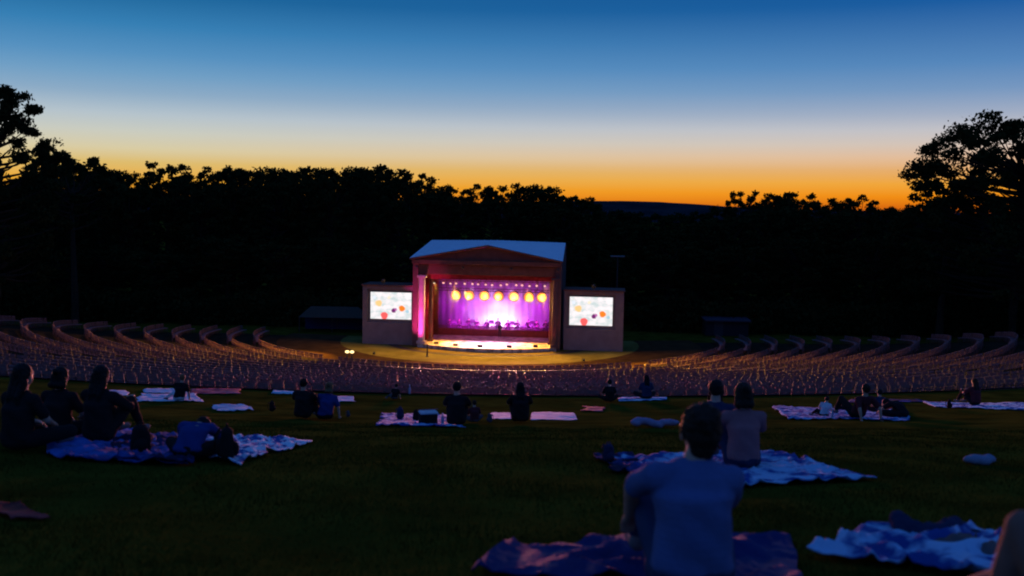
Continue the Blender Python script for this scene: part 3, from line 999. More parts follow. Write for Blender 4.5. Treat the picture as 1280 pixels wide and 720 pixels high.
KMAX = max(s_[0] for s_ in vis)
rest = []
first = None
for j, (k, i, r, phi, x, y) in enumerate(vis):
    jx, jy, jr = random.uniform(-.03, .03), random.uniform(-.04, .04), random.uniform(-.06, .06)
    x += jx; y += jy
    loc = (x, y, G(x, y) + .02)
    rz = -math.atan2(SX - x, SY - y) + jr
    if j not in best:
        rest.append((loc, rz)); continue
    if first is None:
        root = empty('chair', loc, rz)
        cs.build('seat', M_chair, root); cb.build('backrest', M_chair, root)
        for q_ in cf: q_.build('leg_frame', M_chairleg, root)
        first = root
        CHILD[first.name] = [c for c in C.objects if c.parent == first]
    else:
        root = first.copy(); C.objects.link(root)
        root.location = loc; root.rotation_euler = (0, 0, rz)
        for ch in CHILD[first.name]:
            c = ch.copy(); C.objects.link(c); c.parent = root
    tag(root, chair_label(k, phi, proj(*loc)[0]), 'chair', 'pale chairs in curved rows in the seating bowl')
# the rest as one mass
allv, allf = [], []
for q_ in [cs, cb] + cf:
    bse = len(allv); allv += q_.v; allf += [tuple(a + bse for a in f_) for f_ in q_.f if len(f_) >= 3]
av = np.array(allv)
tri = []
for f_ in allf:
    for q_ in range(1, len(f_) - 1): tri.append((f_[0], f_[q_], f_[q_ + 1]))
tri = np.array(tri)
co, idx = [], []
for n_, (loc, rz) in enumerate(rest):
    c_, s_ = math.cos(rz), math.sin(rz)
    co.append(np.stack([av[:, 0] * c_ - av[:, 1] * s_ + loc[0], av[:, 0] * s_ + av[:, 1] * c_ + loc[1], av[:, 2] + loc[2]], -1))
    idx.append(tri + n_ * len(av))
me = fast_mesh('chair_rows', np.concatenate(co), np.concatenate(idx).ravel(), 3, M_chair)
o = bpy.data.objects.new('chair_rows', me); C.objects.link(o)
tag(o, 'hundreds more pale chairs in curved rows filling the seating bowl', 'chairs', 'pale chairs in curved rows in the seating bowl', kind='stuff')

# ------------------------------------------------------------------ stage pavilion
TH = R(-5.5)
sc_ = at(608, 437, 90)
ORI = Vector((sc_.x, 90, 0))
M_wall = mat('pavilion_wall', (.11, .06, .055), .9, (.145, .08, .07), scale=1.5, bump=.2, bscale=12, spec=.15)
M_trim = mat('pavilion_trim', (.12, .055, .04), .85, (.16, .075, .055), scale=2, spec=.2)
M_roof = mat('roof_metal', (.80, .83, .88), .5, (.88, .9, .93), scale=.8, metal=.0, spec=.6)
M_deck = mat('stage_deck', (.2, .18, .16), .6, (.55, .5, .44), scale=1.6, detail=3, bump=.1, spec=.4, thresh=(.42, .58))
M_drape = mat('stage_drape', (.18, .02, .03), .9, (.28, .04, .05), scale=3, bump=.6, bscale=8, spec=.1)
M_backdrop = mat('stage_backdrop', (.16, .14, .18), .95, (.26, .22, .3), scale=.6, detail=5, spec=.1)
M_black = mat('rig_black', (.03, .03, .03), .6, spec=.4)
M_truss = mat('truss_metal', (.05, .05, .055), .5, metal=.3)

pav = empty('pavilion', ORI, TH)
tag(pav, 'stage pavilion with gabled front and pale blue metal roof, glowing inside', 'stage building')


def W(x, y, z):
    """pavilion space to world; z is measured from eye level"""
    return ORI + Matrix.Rotation(TH, 3, 'Z') @ Vector((x, y, z))


FL = -12.70   # floor of the arena
DK = -12.35   # deck

# walls with the stage opening
w_ = MB()
w_.box((-6.62, 5, -8.6), (.5, 10, 8.1))
w_.box((6.42, 5, -8.6), (.5, 10, 8.1))
w_.box((-.1, 9.85, -8.1), (12.5, .3, 9.1))
w_.build('wall', M_wall, pav)
MB().box((0, .35, -5.55), (12.70, .55, .92), bevel=.03).build('lintel', M_trim, pav)
MB().box((-.12, -.05, -4.86), (13.6, .5, .42), bevel=.03).build('eave_beam', M_trim, pav)
# gable pediment
g = MB()
g.v += [(-6.9, -.02, -4.64), (6.6, -.02, -4.64), (0, -.02, -3.42), (-6.9, .4, -4.64), (6.6, .4, -4.64), (0, .4, -3.42)]
g.f += [(0, 1, 2), (5, 4, 3), (0, 3, 4, 1), (1, 4, 5, 2), (2, 5, 3, 0)]
g.build('gable', M_trim, pav)
# roof: two planes rising from the gable rakes to a level rear ridge
r_ = MB()
zz = .10
pts = {'L': (-7.1, -.35, -4.62), 'P': (0, -.35, -3.30), 'R': (6.8, -.35, -4.62), 'BL': (-7.0, 10.3, -3.32), 'BM': (0, 10.3, -3.2), 'BR': (6.55, 10.3, -3.32)}
names_ = ['L', 'P', 'R', 'BR', 'BM', 'BL']
for dz in (0, zz):
    for k_ in names_:
        a = pts[k_]; r_.v.append((a[0], a[1], a[2] + dz))
r_.f += [(6, 7, 10, 11), (7, 8, 9, 10), (0, 5, 4, 1), (1, 4, 3, 2), (0, 1, 7, 6), (1, 2, 8, 7), (2, 3, 9, 8), (3, 4, 10, 9), (4, 5, 11, 10), (5, 0, 6, 11)]
roof = r_.build('roof', M_roof, pav)
sm = MB()
for k_ in range(11):   # standing seams
    t_ = (k_ + .5) / 11
    for A, Bp, Cc, D_ in (('L', 'P', 'BL', 'BM'), ('P', 'R', 'BM', 'BR')):
        a = Vector(pts[A]).lerp(Vector(pts[Bp]), t_); b2 = Vector(pts[Cc]).lerp(Vector(pts[D_]), t_)
        sm.tube([a + V(0, 0, .12), b2 + V(0, 0, .12)], .025, 4)
sm.build('roof_seams', M_roof, roof)
MB().tube([V(*pts['L']) + V(0, -.02, 0), V(*pts['P']) + V(0, -.02, 0), V(*pts['R']) + V(0, -.02, 0)], .09, 6).build('gutter', M_trim, roof)
# side gables under the roof
for s_ in (-1, 1):
    g = MB()
    e_ = 0 if s_ < 0 else -.2
    g.v += [(s_ * 6.6 + e_, .4, -4.66), (s_ * 6.6 + e_, 10, -4.66), (s_ * 6.6 + e_, 10, -3.42), (s_ * 6.85 + e_, .4, -4.66), (s_ * 6.85 + e_, 10, -4.66), (s_ * 6.85 + e_, 10, -3.42)]
    g.f += [(0, 1, 2), (5, 4, 3), (0, 3, 4, 1), (1, 4, 5, 2), (2, 5, 3, 0)]
    g.build('side_gable', M_wall, pav)
# columns
def column(x, y, r, m=M_wall):
    c = MB().tube([(x, y, DK), (x, y, -6.1)], r, 14)
    c.box((x, y, DK + .12), (r * 2.7, r * 2.7, .24), bevel=.02)
    c.box((x, y, -6.2), (r * 2.6, r * 2.6, .22), bevel=.02)
    return c.build('column', m, pav, False)


M_col = mat('column_plaster', (.42, .34, .36), .7, (.5, .4, .42), scale=2, spec=.2)
column(-6.0, -.05, .30, M_col)
column(6.15, -.05, .26)
column(-5.45, 1.5, .2); column(5.75, 1.5, .18)
# deck with bowed front
d_ = MB()
n = 24
for z in (FL - .3, DK):
    for i in range(n + 1):
        x = -6.35 + 12.7 * i / n
        d_.v.append((x, -2.3 * (1 - (x / 6.6) ** 2) - .1, z))
    d_.v.append((6.35, 9.7, z)); d_.v.append((-6.35, 9.7, z))
m_ = n + 3
d_.f += [tuple(range(m_, 2 * m_)), tuple(range(m_ - 1, -1, -1))]
for i in range(m_):
    j = (i + 1) % m_
    d_.f.append((i, j, m_ + j, m_ + i))
d_.build('deck', M_deck, pav)
# riser
MB().box((.0, 8.1, -12.22), (11.6, 3.0, .26), bevel=.03).build('riser', M_black, pav)
MB().box((.0, 6.5, -12.02), (11.8, .12, .64), bevel=.02).build('band_front', M_drape, pav)
# backdrop with soft folds
bd = MB()
n = 90
for z in (-11.7, -6.4):
    for i in range(n + 1):
        x = -6.2 + 12.4 * i / n
        bd.v.append((x, 9.45 + .06 * math.sin(i * 1.3), z))
for i in range(n): bd.f.append((i, i + 1, n + 2 + i, n + 1 + i))
o = bd.build('backdrop', M_backdrop, pav, True)
o.modifiers.new('s', 'SOLIDIFY').thickness = .02
for s_ in (-1, 1):
    for y0, x0, wd_ in ((2.2, 5.98, .4), (4.4, 5.92, .5), (6.4, 5.85, .6)):
        dr = MB(); n = 24
        for z in (DK, -6.3):
            for i in range(n + 1):
                dr.v.append((s_ * (x0 - wd_ / 2 + wd_ * i / n), y0 + .09 * math.sin(i * 1.25), z))
        for i in range(n): dr.f.append((i, i + 1, n + 2 + i, n + 1 + i))
        o = dr.build('side_drape', M_drape, pav, True)
        o.modifiers.new('s', 'SOLIDIFY').thickness = .02
# valance at the top of the opening
MB().box((0, .9, -6.25), (12.5, .1, .45)).build('valance', M_drape, pav)


# screen wings
def screen_mat(seed):
    m = bpy.data.materials.new('screen_picture')
    m.use_nodes = True
    t = m.node_tree; t.nodes.clear()
    out = t.nodes.new('ShaderNodeOutputMaterial'); em = t.nodes.new('ShaderNodeEmission')
    tcn = t.nodes.new('ShaderNodeTexCoord')
    nz = t.nodes.new('ShaderNodeTexNoise'); nz.inputs['Scale'].default_value = 6; nz.inputs['Detail'].default_value = 6
    t.links.new(tcn.outputs['Generated'], nz.inputs['Vector'])
    cr = t.nodes.new('ShaderNodeValToRGB')
    cr.color_ramp.elements[0].position = .3; cr.color_ramp.elements[0].color = (.5, .62, .62, 1)
    cr.color_ramp.elements[1].position = .6; cr.color_ramp.elements[1].color = (.95, .86, .88, 1)
    t.links.new(nz.outputs['Fac'], cr.inputs[0])
    cur = cr.outputs[0]
    mp = t.nodes.new('ShaderNodeMapping'); mp.inputs['Scale'].default_value = (1.45, 0, 1)
    t.links.new(tcn.outputs['Generated'], mp.inputs['Vector'])
    wob = t.nodes.new('ShaderNodeTexNoise'); wob.inputs['Scale'].default_value = 7
    t.links.new(tcn.outputs['Generated'], wob.inputs['Vector'])
    for (u, v_, r, c) in ((.2, .58, .11, (.95, .6, .25)), (.77, .42, .11, (1, .22, .02)), (.57, .33, .085, (.16, .01, .14)), (.34, .12, .13, (.95, .12, .12)),
                         (.62, .36, .05, (.5, .1, .4)), (.9, .3, .05, (.4, .6, .7)), (.1, .8, .06, (.75, .8, .9)), (.45, .8, .05, (.95, .8, .6))):
        vd = t.nodes.new('ShaderNodeVectorMath'); vd.operation = 'DISTANCE'
        t.links.new(mp.outputs[0], vd.inputs[0]); vd.inputs[1].default_value = (u * 1.45, 0, v_)
        ad = t.nodes.new('ShaderNodeMath'); ad.operation = 'MULTIPLY_ADD'
        t.links.new(wob.outputs['Fac'], ad.inputs[0]); ad.inputs[1].default_value = .12; t.links.new(vd.outputs['Value'], ad.inputs[2])
        mr = t.nodes.new('ShaderNodeMapRange'); mr.inputs['From Min'].default_value = r + .06 - .02; mr.inputs['From Max'].default_value = r + .06 + .02
        mr.inputs['To Min'].default_value = 1; mr.inputs['To Max'].default_value = 0
        t.links.new(ad.outputs[0], mr.inputs['Value'])
        mx = t.nodes.new('ShaderNodeMix'); mx.data_type = 'RGBA'
        t.links.new(mr.outputs[0], mx.inputs['Factor']); t.links.new(cur, mx.inputs['A']); mx.inputs['B'].default_value = (*c, 1)
        cur = mx.outputs['Result']
    em.inputs['Strength'].default_value = 1.15
    t.links.new(cur, em.inputs[0]); t.links.new(em.outputs[0], out.inputs[0])
    return m


M_screen = screen_mat(0)
M_wing = mat('wing_cladding', (.17, .13, .135), .8, (.21, .165, .17), scale=1.2, bump=.15, bscale=10, spec=.2)


def wing(x0, x1, zt, sx0, sx1, sz0, sz1, label):
    xc = (x0 + x1) / 2
    r = empty('screen_wing', W(xc, 1.2, FL), TH)
    tag(r, label, 'screen house')
    wv = MB()
    hw = (x1 - x0) / 2
    h = zt - FL
    # frame of four pieces round a recessed field
    a0, a1, b0, b1 = sx0 - .28 - xc, sx1 + .28 - xc, sz0 - .3 - FL, sz1 + .3 - FL
    wv.box(((-hw + a0) / 2, 0, h / 2), (a0 + hw, .6, h)); wv.box(((hw + a1) / 2, 0, h / 2), (hw - a1, .6, h))
    wv.box(((a0 + a1) / 2, 0, b0 / 2), (a1 - a0, .6, b0)); wv.box(((a0 + a1) / 2, 0, (h + b1) / 2), (a1 - a0, .6, h - b1))
    wv.box(((a0 + a1) / 2, .15, (b0 + b1) / 2), (a1 - a0, .2, b1 - b0))
    wv.box((0, 1.6, h / 2), (2 * hw, 2.5, h - .02))
    wv.build('wall', M_wing, r)
    MB().box((0, 1.2, h + .06), (2 * hw + .2, 3.4, .12), bevel=.02).build('roof', M_trim, r)
    sf = MB().box(((sx0 + sx1) / 2 - xc, -.02, (sz0 + sz1) / 2 - FL), (sx1 - sx0 + .06, .12, sz1 - sz0 + .06), bevel=.02).build('screen', M_black, r)
    MB().box(((sx0 + sx1) / 2 - xc, -.10, (sz0 + sz1) / 2 - FL), (sx1 - sx0, .03, sz1 - sz0)).build('display', M_screen, sf)
    return r


wing(-11.75, -6.95, -7.25, -11.05, -7.2, -10.35, -7.85, 'screen house with a glowing video screen at the left of the stage')
wing(6.95, 12.35, -7.25, 7.45, 11.35, -10.4, -7.8, 'screen house with a glowing video screen at the right of the stage')

# ------------------------------------------------------------------ lighting rig
def truss(x0, x1, y, z, label):
    r = empty('lighting_truss', W((x0 + x1) / 2, y, z), TH)
    tag(r, label, 'truss', 'lighting trusses under the pavilion roof')
    h = (x1 - x0) / 2
    a = MB()
    for dy, dz in ((-.12, -.12), (.12, -.12), (-.12, .12), (.12, .12)):
        a.tube([(-h, dy, dz), (h, dy, dz)], .025, 5)
    a.build('chord', M_truss, r)
    a = MB(); n = int(2 * h / .5)
    for i in range(n):
        x = -h + 2 * h * i / n; x2 = -h + 2 * h * (i + 1) / n
        a.tube([(x, -.12, -.12), (x2, -.12, .12)], .012, 4); a.tube([(x, .12, .12), (x2, .12, -.12)], .012, 4)
    a.build('bracing', M_truss, r)
    for s_ in (-.8, .8):
        MB().tube([(h * s_, 0, .12), (h * s_, 0, 1.2 if z > -7 else 2.1)], .02, 5).build('hanger', M_truss, r)
    return r


truss(-5.6, 5.6, 1.9, -6.55, 'front metal truss at the top of the stage opening carrying small white lamps')
truss(-5.4, 5.4, 3.4, -7.6, 'lower metal truss carrying the seven golden stage lamps')


def lamp_emit(name, c, s): return mat(name, (.1, .1, .1), .4, emit=c, estr=s)


M_gold = lamp_emit('lamp_gold', (1, .27, .01), 1.7)
M_goldcore = lamp_emit('lamp_gold_core', (1, .48, .05), 2.6)
M_wlamp = lamp_emit('lamp_warm_white', (1, .75, .6), .8)


def spot(parent, loc, aim, col, power, size=60, blend=.6, rad=.15, name='spot'):
    d = bpy.data.lights.new(name, 'SPOT')
    d.energy = power; d.color = col; d.spot_size = R(size); d.spot_blend = blend; d.shadow_soft_size = rad
    o = bpy.data.objects.new(name, d); C.objects.link(o)
    o.location = loc
    dv = (Vector(aim) - Vector(loc))
    o.rotation_euler = dv.to_track_quat('-Z', 'Y').to_euler()
    return o


def area(loc, aim, col, power, sx_, sy_=None, name='area'):
    d = bpy.data.lights.new(name, 'AREA')
    d.energy = power; d.color = col; d.shape = 'RECTANGLE'; d.size = sx_; d.size_y = sy_ or sx_
    o = bpy.data.objects.new(name, d); C.objects.link(o)
    o.location = loc
    o.rotation_euler = (Vector(aim) - Vector(loc)).to_track_quat('-Z', 'Y').to_euler()
    return o


def point(loc, col, power, rad=.2, name='point'):
    d = bpy.data.lights.new(name, 'POINT')
    d.energy = power; d.color = col; d.shadow_soft_size = rad
    o = bpy.data.objects.new(name, d); C.objects.link(o); o.location = loc
    return o


def can(name, loc, tilt, s, me, label, group, cat='stage lamp', core=None):
    """a lantern: yoke, tapered housing and a lit lens; opens towards -Y and down by tilt"""
    r = empty(name, loc, TH); tag(r, label, cat, group)
    d = Vector((0, -math.cos(tilt), -math.sin(tilt)))
    MB().tube([d * -.32 * s, d * -.28 * s, d * 0, d * .05 * s], [.08 * s, .13 * s, .19 * s, .2 * s], 14).build('housing', M_black, r)
    if core:
        MB().tube([d * .052 * s, d * .06 * s], [.185 * s, .18 * s], 14).build('halo_ring', lamp_emit('lamp_halo_ring', (1, .16, .005), .75), r)  # glowing ring added as the orange halo round the lens
        MB().tube([d * .062 * s, d * .07 * s], [.14 * s, .13 * s], 14).build('lens', me, r)
    else:
        MB().tube([d * .052 * s, d * .07 * s], [.175 * s, .16 * s], 14).build('lens', me, r)
    if core: MB().tube([d * .072 * s, d * .09 * s], [.085 * s, .07 * s], 12).build('bulb', core, r)
    MB().tube([(-.22 * s, 0, 0), (-.22 * s, 0, .25 * s), (.22 * s, 0, .25 * s), (.22 * s, 0, 0)], .015, 5).build('yoke', M_black, r)
    return r


GX = [563, 580, 599, 617, 636, 655, 671]
ords = ['leftmost', 'second from left', 'third from left', 'middle', 'third from right', 'second from right', 'rightmost']
for i, px in enumerate(GX):
    xx = (px - 608) / 13.3
    L = W(xx, 3.4, -8.12)
    can('stage_lamp', L, R(14), 2.6, M_gold, 'golden glowing stage lamp, %s of the seven in a row' % ords[i], 'seven golden lamps in a row above the band', core=M_goldcore)
    f_ = W(xx, 3.05, -8.2)
    spot(None, f_, Vector((xx * 5, 30, -9)) * 1.0 if False else (SX + xx * 3.2, 40, -9), (1, .52, .12), 5500, 110, .9, .25, 'audience_spot')
    point(W(xx, 2.7, -8.15), (1, .42, .03), 22, .12, 'lamp_glow')
for xx, c_ in ((-4.9, (1, .10, .10)), (0.0, (1, .12, .28)), (4.9, (1, .10, .10))):
    spot(None, W(xx, 1.3, -6.95), (0, 10, -3), c_, 27000, 34, .5, .2, 'audience_red_spot')
for xx in (-3.0, 3.0):
    spot(None, W(xx, 1.3, -6.95), (SX + xx, 58, -11), (1, .34, .5), 22000, 62, .8, .2, 'seat_pink_fill')  # added spots that tint the centre seats pink
for i in range(16):
    xx = -5.1 + 10.2 * i / 15 + random.uniform(-.12, .12)
    can('small_lamp', W(xx, 1.75, -6.86 - random.uniform(0, .12)), R(random.uniform(20, 50)), .62, M_wlamp,
        'small white lamp on the front truss at the top of the stage opening', 'small white lamps along the front truss')

# colour on the stage
area(W(0, 7.0, -7.2), W(0, 9.4, -10.2), (.5, .02, .9), 70, 10, 1, 'purple_wash')
area(W(0, 6.6, -11.4), W(0, 9.4, -9.4), (.7, .015, .85), 1150, 9, .8, 'magenta_cyc')
spot(None, W(0, 5.5, -7.6), W(0.2, 9.4, -10.7), (.62, .64, 1.0), 7500, 46, 1.0, .3, 'centre_spot')
spot(None, W(-2.2, 5.5, -7.6), W(-2.0, 9.4, -10.2), (.6, .5, 1.0), 900, 40, 1.0, .3, 'centre_spot')
spot(None, W(2.6, 5.5, -7.6), W(2.2, 9.4, -10.9), (.65, .42, 1.0), 900, 44, 1.0, .3, 'centre_spot')
for x_ in (-5.2, -3.4, 3.4, 5.2):
    spot(None, W(x_, 2.4, -7.0), W(x_ * 1.0, .3, DK), (1, .40, .05), 3400, 56, .5, .1, 'deck_gold')
for x_ in (-1.7, .1, 1.9):
    spot(None, W(x_, 2.4, -7.0), W(x_, .5, DK), (1, .5, .95), 3600, 54, .5, .1, 'deck_centre')
area(W(0, 1.5, -6.9), W(0, 6, -9), (1, .05, .10), 150, 10, .6, 'red_fill')
for x_, c_, p_ in ((-6.0, (1, .06, .45), 200), (6.15, (1, .05, .12), 60)):
    spot(None, W(x_ - .1, -.95, DK + .15), W(x_, -.05, -8.3), c_, p_, 60, .8, .08, 'column_uplight')
for z_ in (-8, -10.5):
    spot(None, W(-6.9, -3.2, FL + .3), W(-6.0, -.05, z_), (1, .05, .42), 3200, 40, 1.0, .08, 'column_beam')
for x_, c_, p_ in ((-5.45, (1, .05, .1), 90), (5.75, (1, .05, .1), 90)):
    spot(None, W(x_, .7, DK + .15), W(x_, 1.6, -9), c_, p_, 70, .8, .08, 'column_uplight')
# added front spots that imitate spill on fascia and wings
for s_ in (-1, 1):
    spot(None, W(s_ * 9.0, -6.0, FL + .5), W(s_ * 9.2, 1.2, -9.2), (1, .66, .72), 110, 95, .9, .4, 'wing_fill')
    q_ = empty('added_floodlight', W(s_ * 9.0, -6.0, FL + .15), TH)
    q_.scale = (.5,) * 3
    tag(q_, 'added low floodlight on the ground in front of the %s screen house' % ('right' if s_ > 0 else 'left'), 'floodlight')
    MB().box((0, 0, .1), (.4, .3, .3), rx=R(30), bevel=.03).build('housing', M_black, q_)
    MB().box((0, 0, -.1), (.5, .34, .08), bevel=.01).build('base', M_black, q_)
spot(None, W(0, -4.5, FL + .4), W(0, 0, -4.8), (1, .40, .36), 34, 110, .9, .4, 'gable_fill')  # added spot to lighten the gable
# yellow work lights from the eaves over the apron ground
for s_ in (-6.4, -2.2, 2.2, 6.4):
    spot(None, W(s_, -1.0, -5.6), W(s_ * 3.0, -12, FL), (1, .52, .02), 2300, 118, .7, .15, 'apron_flood')
    q_ = can('apron_floodlight', W(s_, -.55, -5.35), R(60), .6, M_black, 'small floodlight under the pavilion eave', 'floodlights under the pavilion eave', 'floodlight')

for s_ in (-1, 1):
    spot(None, W(s_ * 9.6, -.9, -6.7), W(s_ * 24, -22, FL + .5), (1, .47, .03), 60000, 66, .9, .15, 'added_seating_flood')  # extra spots added to carry gold light onto the side seats
    can('added_roof_floodlight', W(s_ * 9.6, -.1, -6.78), R(35), .9, M_black, 'added floodlight standing on the roof of the %s screen house' % ('right' if s_ > 0 else 'left'), None, 'floodlight')
for x_, p_ in ((-3.6, 60), (-2.0, 200), (-.7, 380), (.5, 420), (1.7, 340), (3.0, 160), (4.4, 50)):
    spot(None, W(x_, 8.7, -12.0), W(x_ * 1.02, 9.4, -10.9), (.8, .55, 1.0) if abs(x_) < 3 else (.8, .1, .9), p_ * 1.8, 110, 1.0, .1, 'cyc_uplight')
for px in GX:
    xx = (px - 608) / 13.3
    spot(None, W(xx, 3.1, -8.3), W(xx * 1.25, .6, DK), (1, .33, .02), 9000, 13, .6, .1, 'gold_beam')
# smoke volume added inside the stage to give the lamps bloom
hz = MB().box((0, 5.6, -9.3), (10.6, 6.6, 5.6)).build('stage_glow_smoke', None, None)
hz.location = ORI; hz.rotation_euler = (0, 0, TH)
tag(hz, 'thin smoke volume added over the stage to make the lamps glow', 'smoke', kind='stuff')
m = bpy.data.materials.new('smoke'); m.use_nodes = True
t = m.node_tree; t.nodes.clear()
pv = t.nodes.new('ShaderNodeVolumePrincipled'); pv.inputs['Density'].default_value = .03; pv.inputs['Color'].default_value = (.95, .9, 1, 1)
pv.inputs['Anisotropy'].default_value = .3
om = t.nodes.new('ShaderNodeOutputMaterial'); t.links.new(pv.outputs[0], om.inputs['Volume'])
hz.data.materials.append(m)

# ------------------------------------------------------------------ band
def music_stand(loc, rz, label):
    r = empty('music_stand', loc, rz); tag(r, label, 'music stand', 'music stands in front of the band')
    MB().tube([(0, 0, 0.02), (0, 0, .95)], .02, 6).build('pole', M_black, r)
    MB().box((0, 0, 1.02), (.5, .03, .34), rx=R(-18)).build('desk', M_black, r)
    b = MB()
    for k_ in range(3):
        a = k_ * 2 * math.pi / 3; b.tube([(0, 0, .2), (.25 * math.cos(a), .25 * math.sin(a), .01)], .014, 5)
    b.build('tripod', M_black, r)
    return r


band_x = [-4.6, -3.7, -2.8, -1.9, -.9, .1, 1.2, 2.1, 3.1, 4.0, 4.9]
proto = None
for i, x_ in enumerate(band_x):
    y_ = 7.4 + (i % 3) * .4
    loc = W(x_, y_, -12.09)
    if proto is None:
        proto = make_person('play', 'dark silhouette of a seated musician on the stage riser against the glow', loc, TH + math.pi, shirt=C_black, trousers=C_black,
                            hair='short', hairm=H_dark, voxel=.03, group='seated musicians on the stage riser', seed=40, long_sleeve=True)
        r = proto
        CH = [c for c in C.objects if c.parent == proto]
    else:
        r = proto.copy(); C.objects.link(r)
        r.location = loc; r.rotation_euler = (0, 0, TH + math.pi + random.uniform(-.4, .4))
        s_ = random.uniform(.92, 1.06); r.scale = (s_,) * 3
        for ch in CH:
            c = ch.copy(); C.objects.link(c); c.parent = r
    st = empty('stool', loc, TH); tag(st, 'black stool under a musician on the riser', 'stool', 'stools under the musicians')
    MB().tube([(0, 0, .40), (0, 0, .45)], .18, 12).build('seat', M_black, st)
    for k_ in range(4):
        a = k_ * math.pi / 2 + .7
        MB().tube([(.1 * math.cos(a), .1 * math.sin(a), .4), (.17 * math.cos(a), .17 * math.sin(a), .01)], .014, 5).build('leg', M_black, st)
    if i % 2 == 0:
        music_stand(W(x_ + .45, y_ - .35, -12.09), TH, 'black music stand on the riser beside a seated musician')
# singer at the front
make_person('stand', 'dark silhouette of a standing player at the middle of the stage', W(.6, 5.6, DK), TH + math.pi, shirt=C_black, trousers=C_black, hair='long', hairm=H_dark,
            voxel=.025, seed=50, scale=.8)
# a steward on the path in front of the stage
pp = at(534, 448, 84.5)
r = empty('post', (pp.x, 84.5, G(pp.x, 84.5) + .02)); tag(r, 'thin dark post standing on the golden ground just left in front of the stage', 'post')
MB().tube([(0, 0, 0), (0, 0, 1.05)], [.07, .06], 8).build('shaft', M_black, r)
MB().box((0, 0, .02), (.3, .3, .05), bevel=.01).build('base', M_black, r)
# floor monitors along the bowed deck edge
for i in range(5):
    x_ = (-4.6, -2.7, -.4, 2.2, 4.5)[i]
    y_ = -2.3 * (1 - (x_ / 6.6) ** 2) + .45
    r = empty('floor_monitor', W(x_, y_ + .5, DK), TH); r.scale = (.8, .8, .7); tag(r, 'black wedge loudspeaker on the front edge of the stage deck', 'loudspeaker', 'wedge loudspeakers along the stage front')
    b = MB()
    b.v += [(-.25, -.18, 0), (.25, -.18, 0), (.25, .2, 0), (-.25, .2, 0), (-.25, -.14, .3), (.25, -.14, .3), (.25, .18, .08), (-.25, .18, .08)]
    b.f += [(0, 3, 2, 1), (4, 5, 6, 7), (0, 1, 5, 4), (1, 2, 6, 5), (2, 3, 7, 6), (3, 0, 4, 7)]
    b.build('cabinet', M_black, r)

# ------------------------------------------------------------------ things round the stage
# bright ground light left of the stage
def on_ground(px, depth):
    x = ray(px, 440).x * depth
    return Vector((x, depth, G(x, depth) + .02))


for i, px in enumerate((434, 440)):
    p = on_ground(px, 82.3)
    r = empty('path_light', p); tag(r, 'low glowing path light left of the golden ground, %s of the two' % ('left' if i == 0 else 'right'), 'path light')
    MB().tube([(0, 0, 0), (0, 0, .45)], .05, 8).build('post', M_black, r)
    MB().ell((0, 0, .55), (.18, .18, .12), 12, 8).build('globe', lamp_emit('path_glow', (1, .72, .3), 2.2), r, True)
# barn / marquee dimly seen at left
p = on_ground(418, 101)
r = empty('marquee_tent', (p.x, p.y, p.z)); tag(r, 'low pale tent just left of the left screen house, dim in the dark', 'tent')
b = MB(); 
b.v += [(-3.4, -1.5, 1.5), (3.4, -1.5, 1.5), (3.4, 1.5, 1.5), (-3.4, 1.5, 1.5), (-2.4, 0, 2.5), (2.4, 0, 2.5)]
b.f += [(0, 1, 5, 4), (1, 2, 5), (2, 3, 4, 5), (3, 0, 4), (3, 2, 1, 0)]
b.build('tent_roof', cloth('tent_canvas', (.05, .045, .035)), r)
for x_ in (-3.3, 0, 3.3):
    for y_ in (-1.4, 1.4): MB().tube([(x_, y_, 0), (x_, y_, 1.5)], .04, 6).build('pole', M_truss, r)
MB().box((0, 1.45, .75), (6.6, .04, 1.5)).build('tent_side', cloth('tent_side_cloth', (.02, .025, .09)), r)
# shed right
p = on_ground(905, 104)
r = empty('utility_shed', p); tag(r, 'small dark utility shed in front of the trees at right', 'shed')
MB().box((0, 0, .8), (4.4, 2.4, 1.6)).build('wall', mat('shed_wall', (.012, .012, .02), .8), r)
MB().box((0, -.1, 1.68), (4.8, 3.0, .14), rx=R(4)).build('roof', mat('shed_roof', (.03, .03, .05), .6), r)
MB().box((-.9, -1.21, .75), (.9, .05, 1.5)).build('door', mat('shed_door', (.03, .03, .04), .7), r)
# lamp post behind right wing
p = on_ground(769, 104)
r = empty('lamp_post', p); tag(r, 'tall unlit lamp post with a flat head behind the right screen house', 'lamp post')
hh = at(769, 321, 104).z - p.z
MB().tube([(0, 0, 0), (0, 0, hh)], [.11, .06], 8).build('pole', M_black, r)
MB().box((0, 0, hh + .05), (1.5, .4, .14), bevel=.03).build('lamp_head', mat('lamp_head_metal', (.16, .16, .17), .5), r)

# ------------------------------------------------------------------ trees
M_leaf = mat('leaves', (.018, .026, .009), .9, (.03, .036, .012), scale=.5, spec=.0)
M_bark = mat('bark', (.03, .022, .016), .95, (.05, .038, .028), scale=4, spec=.05)


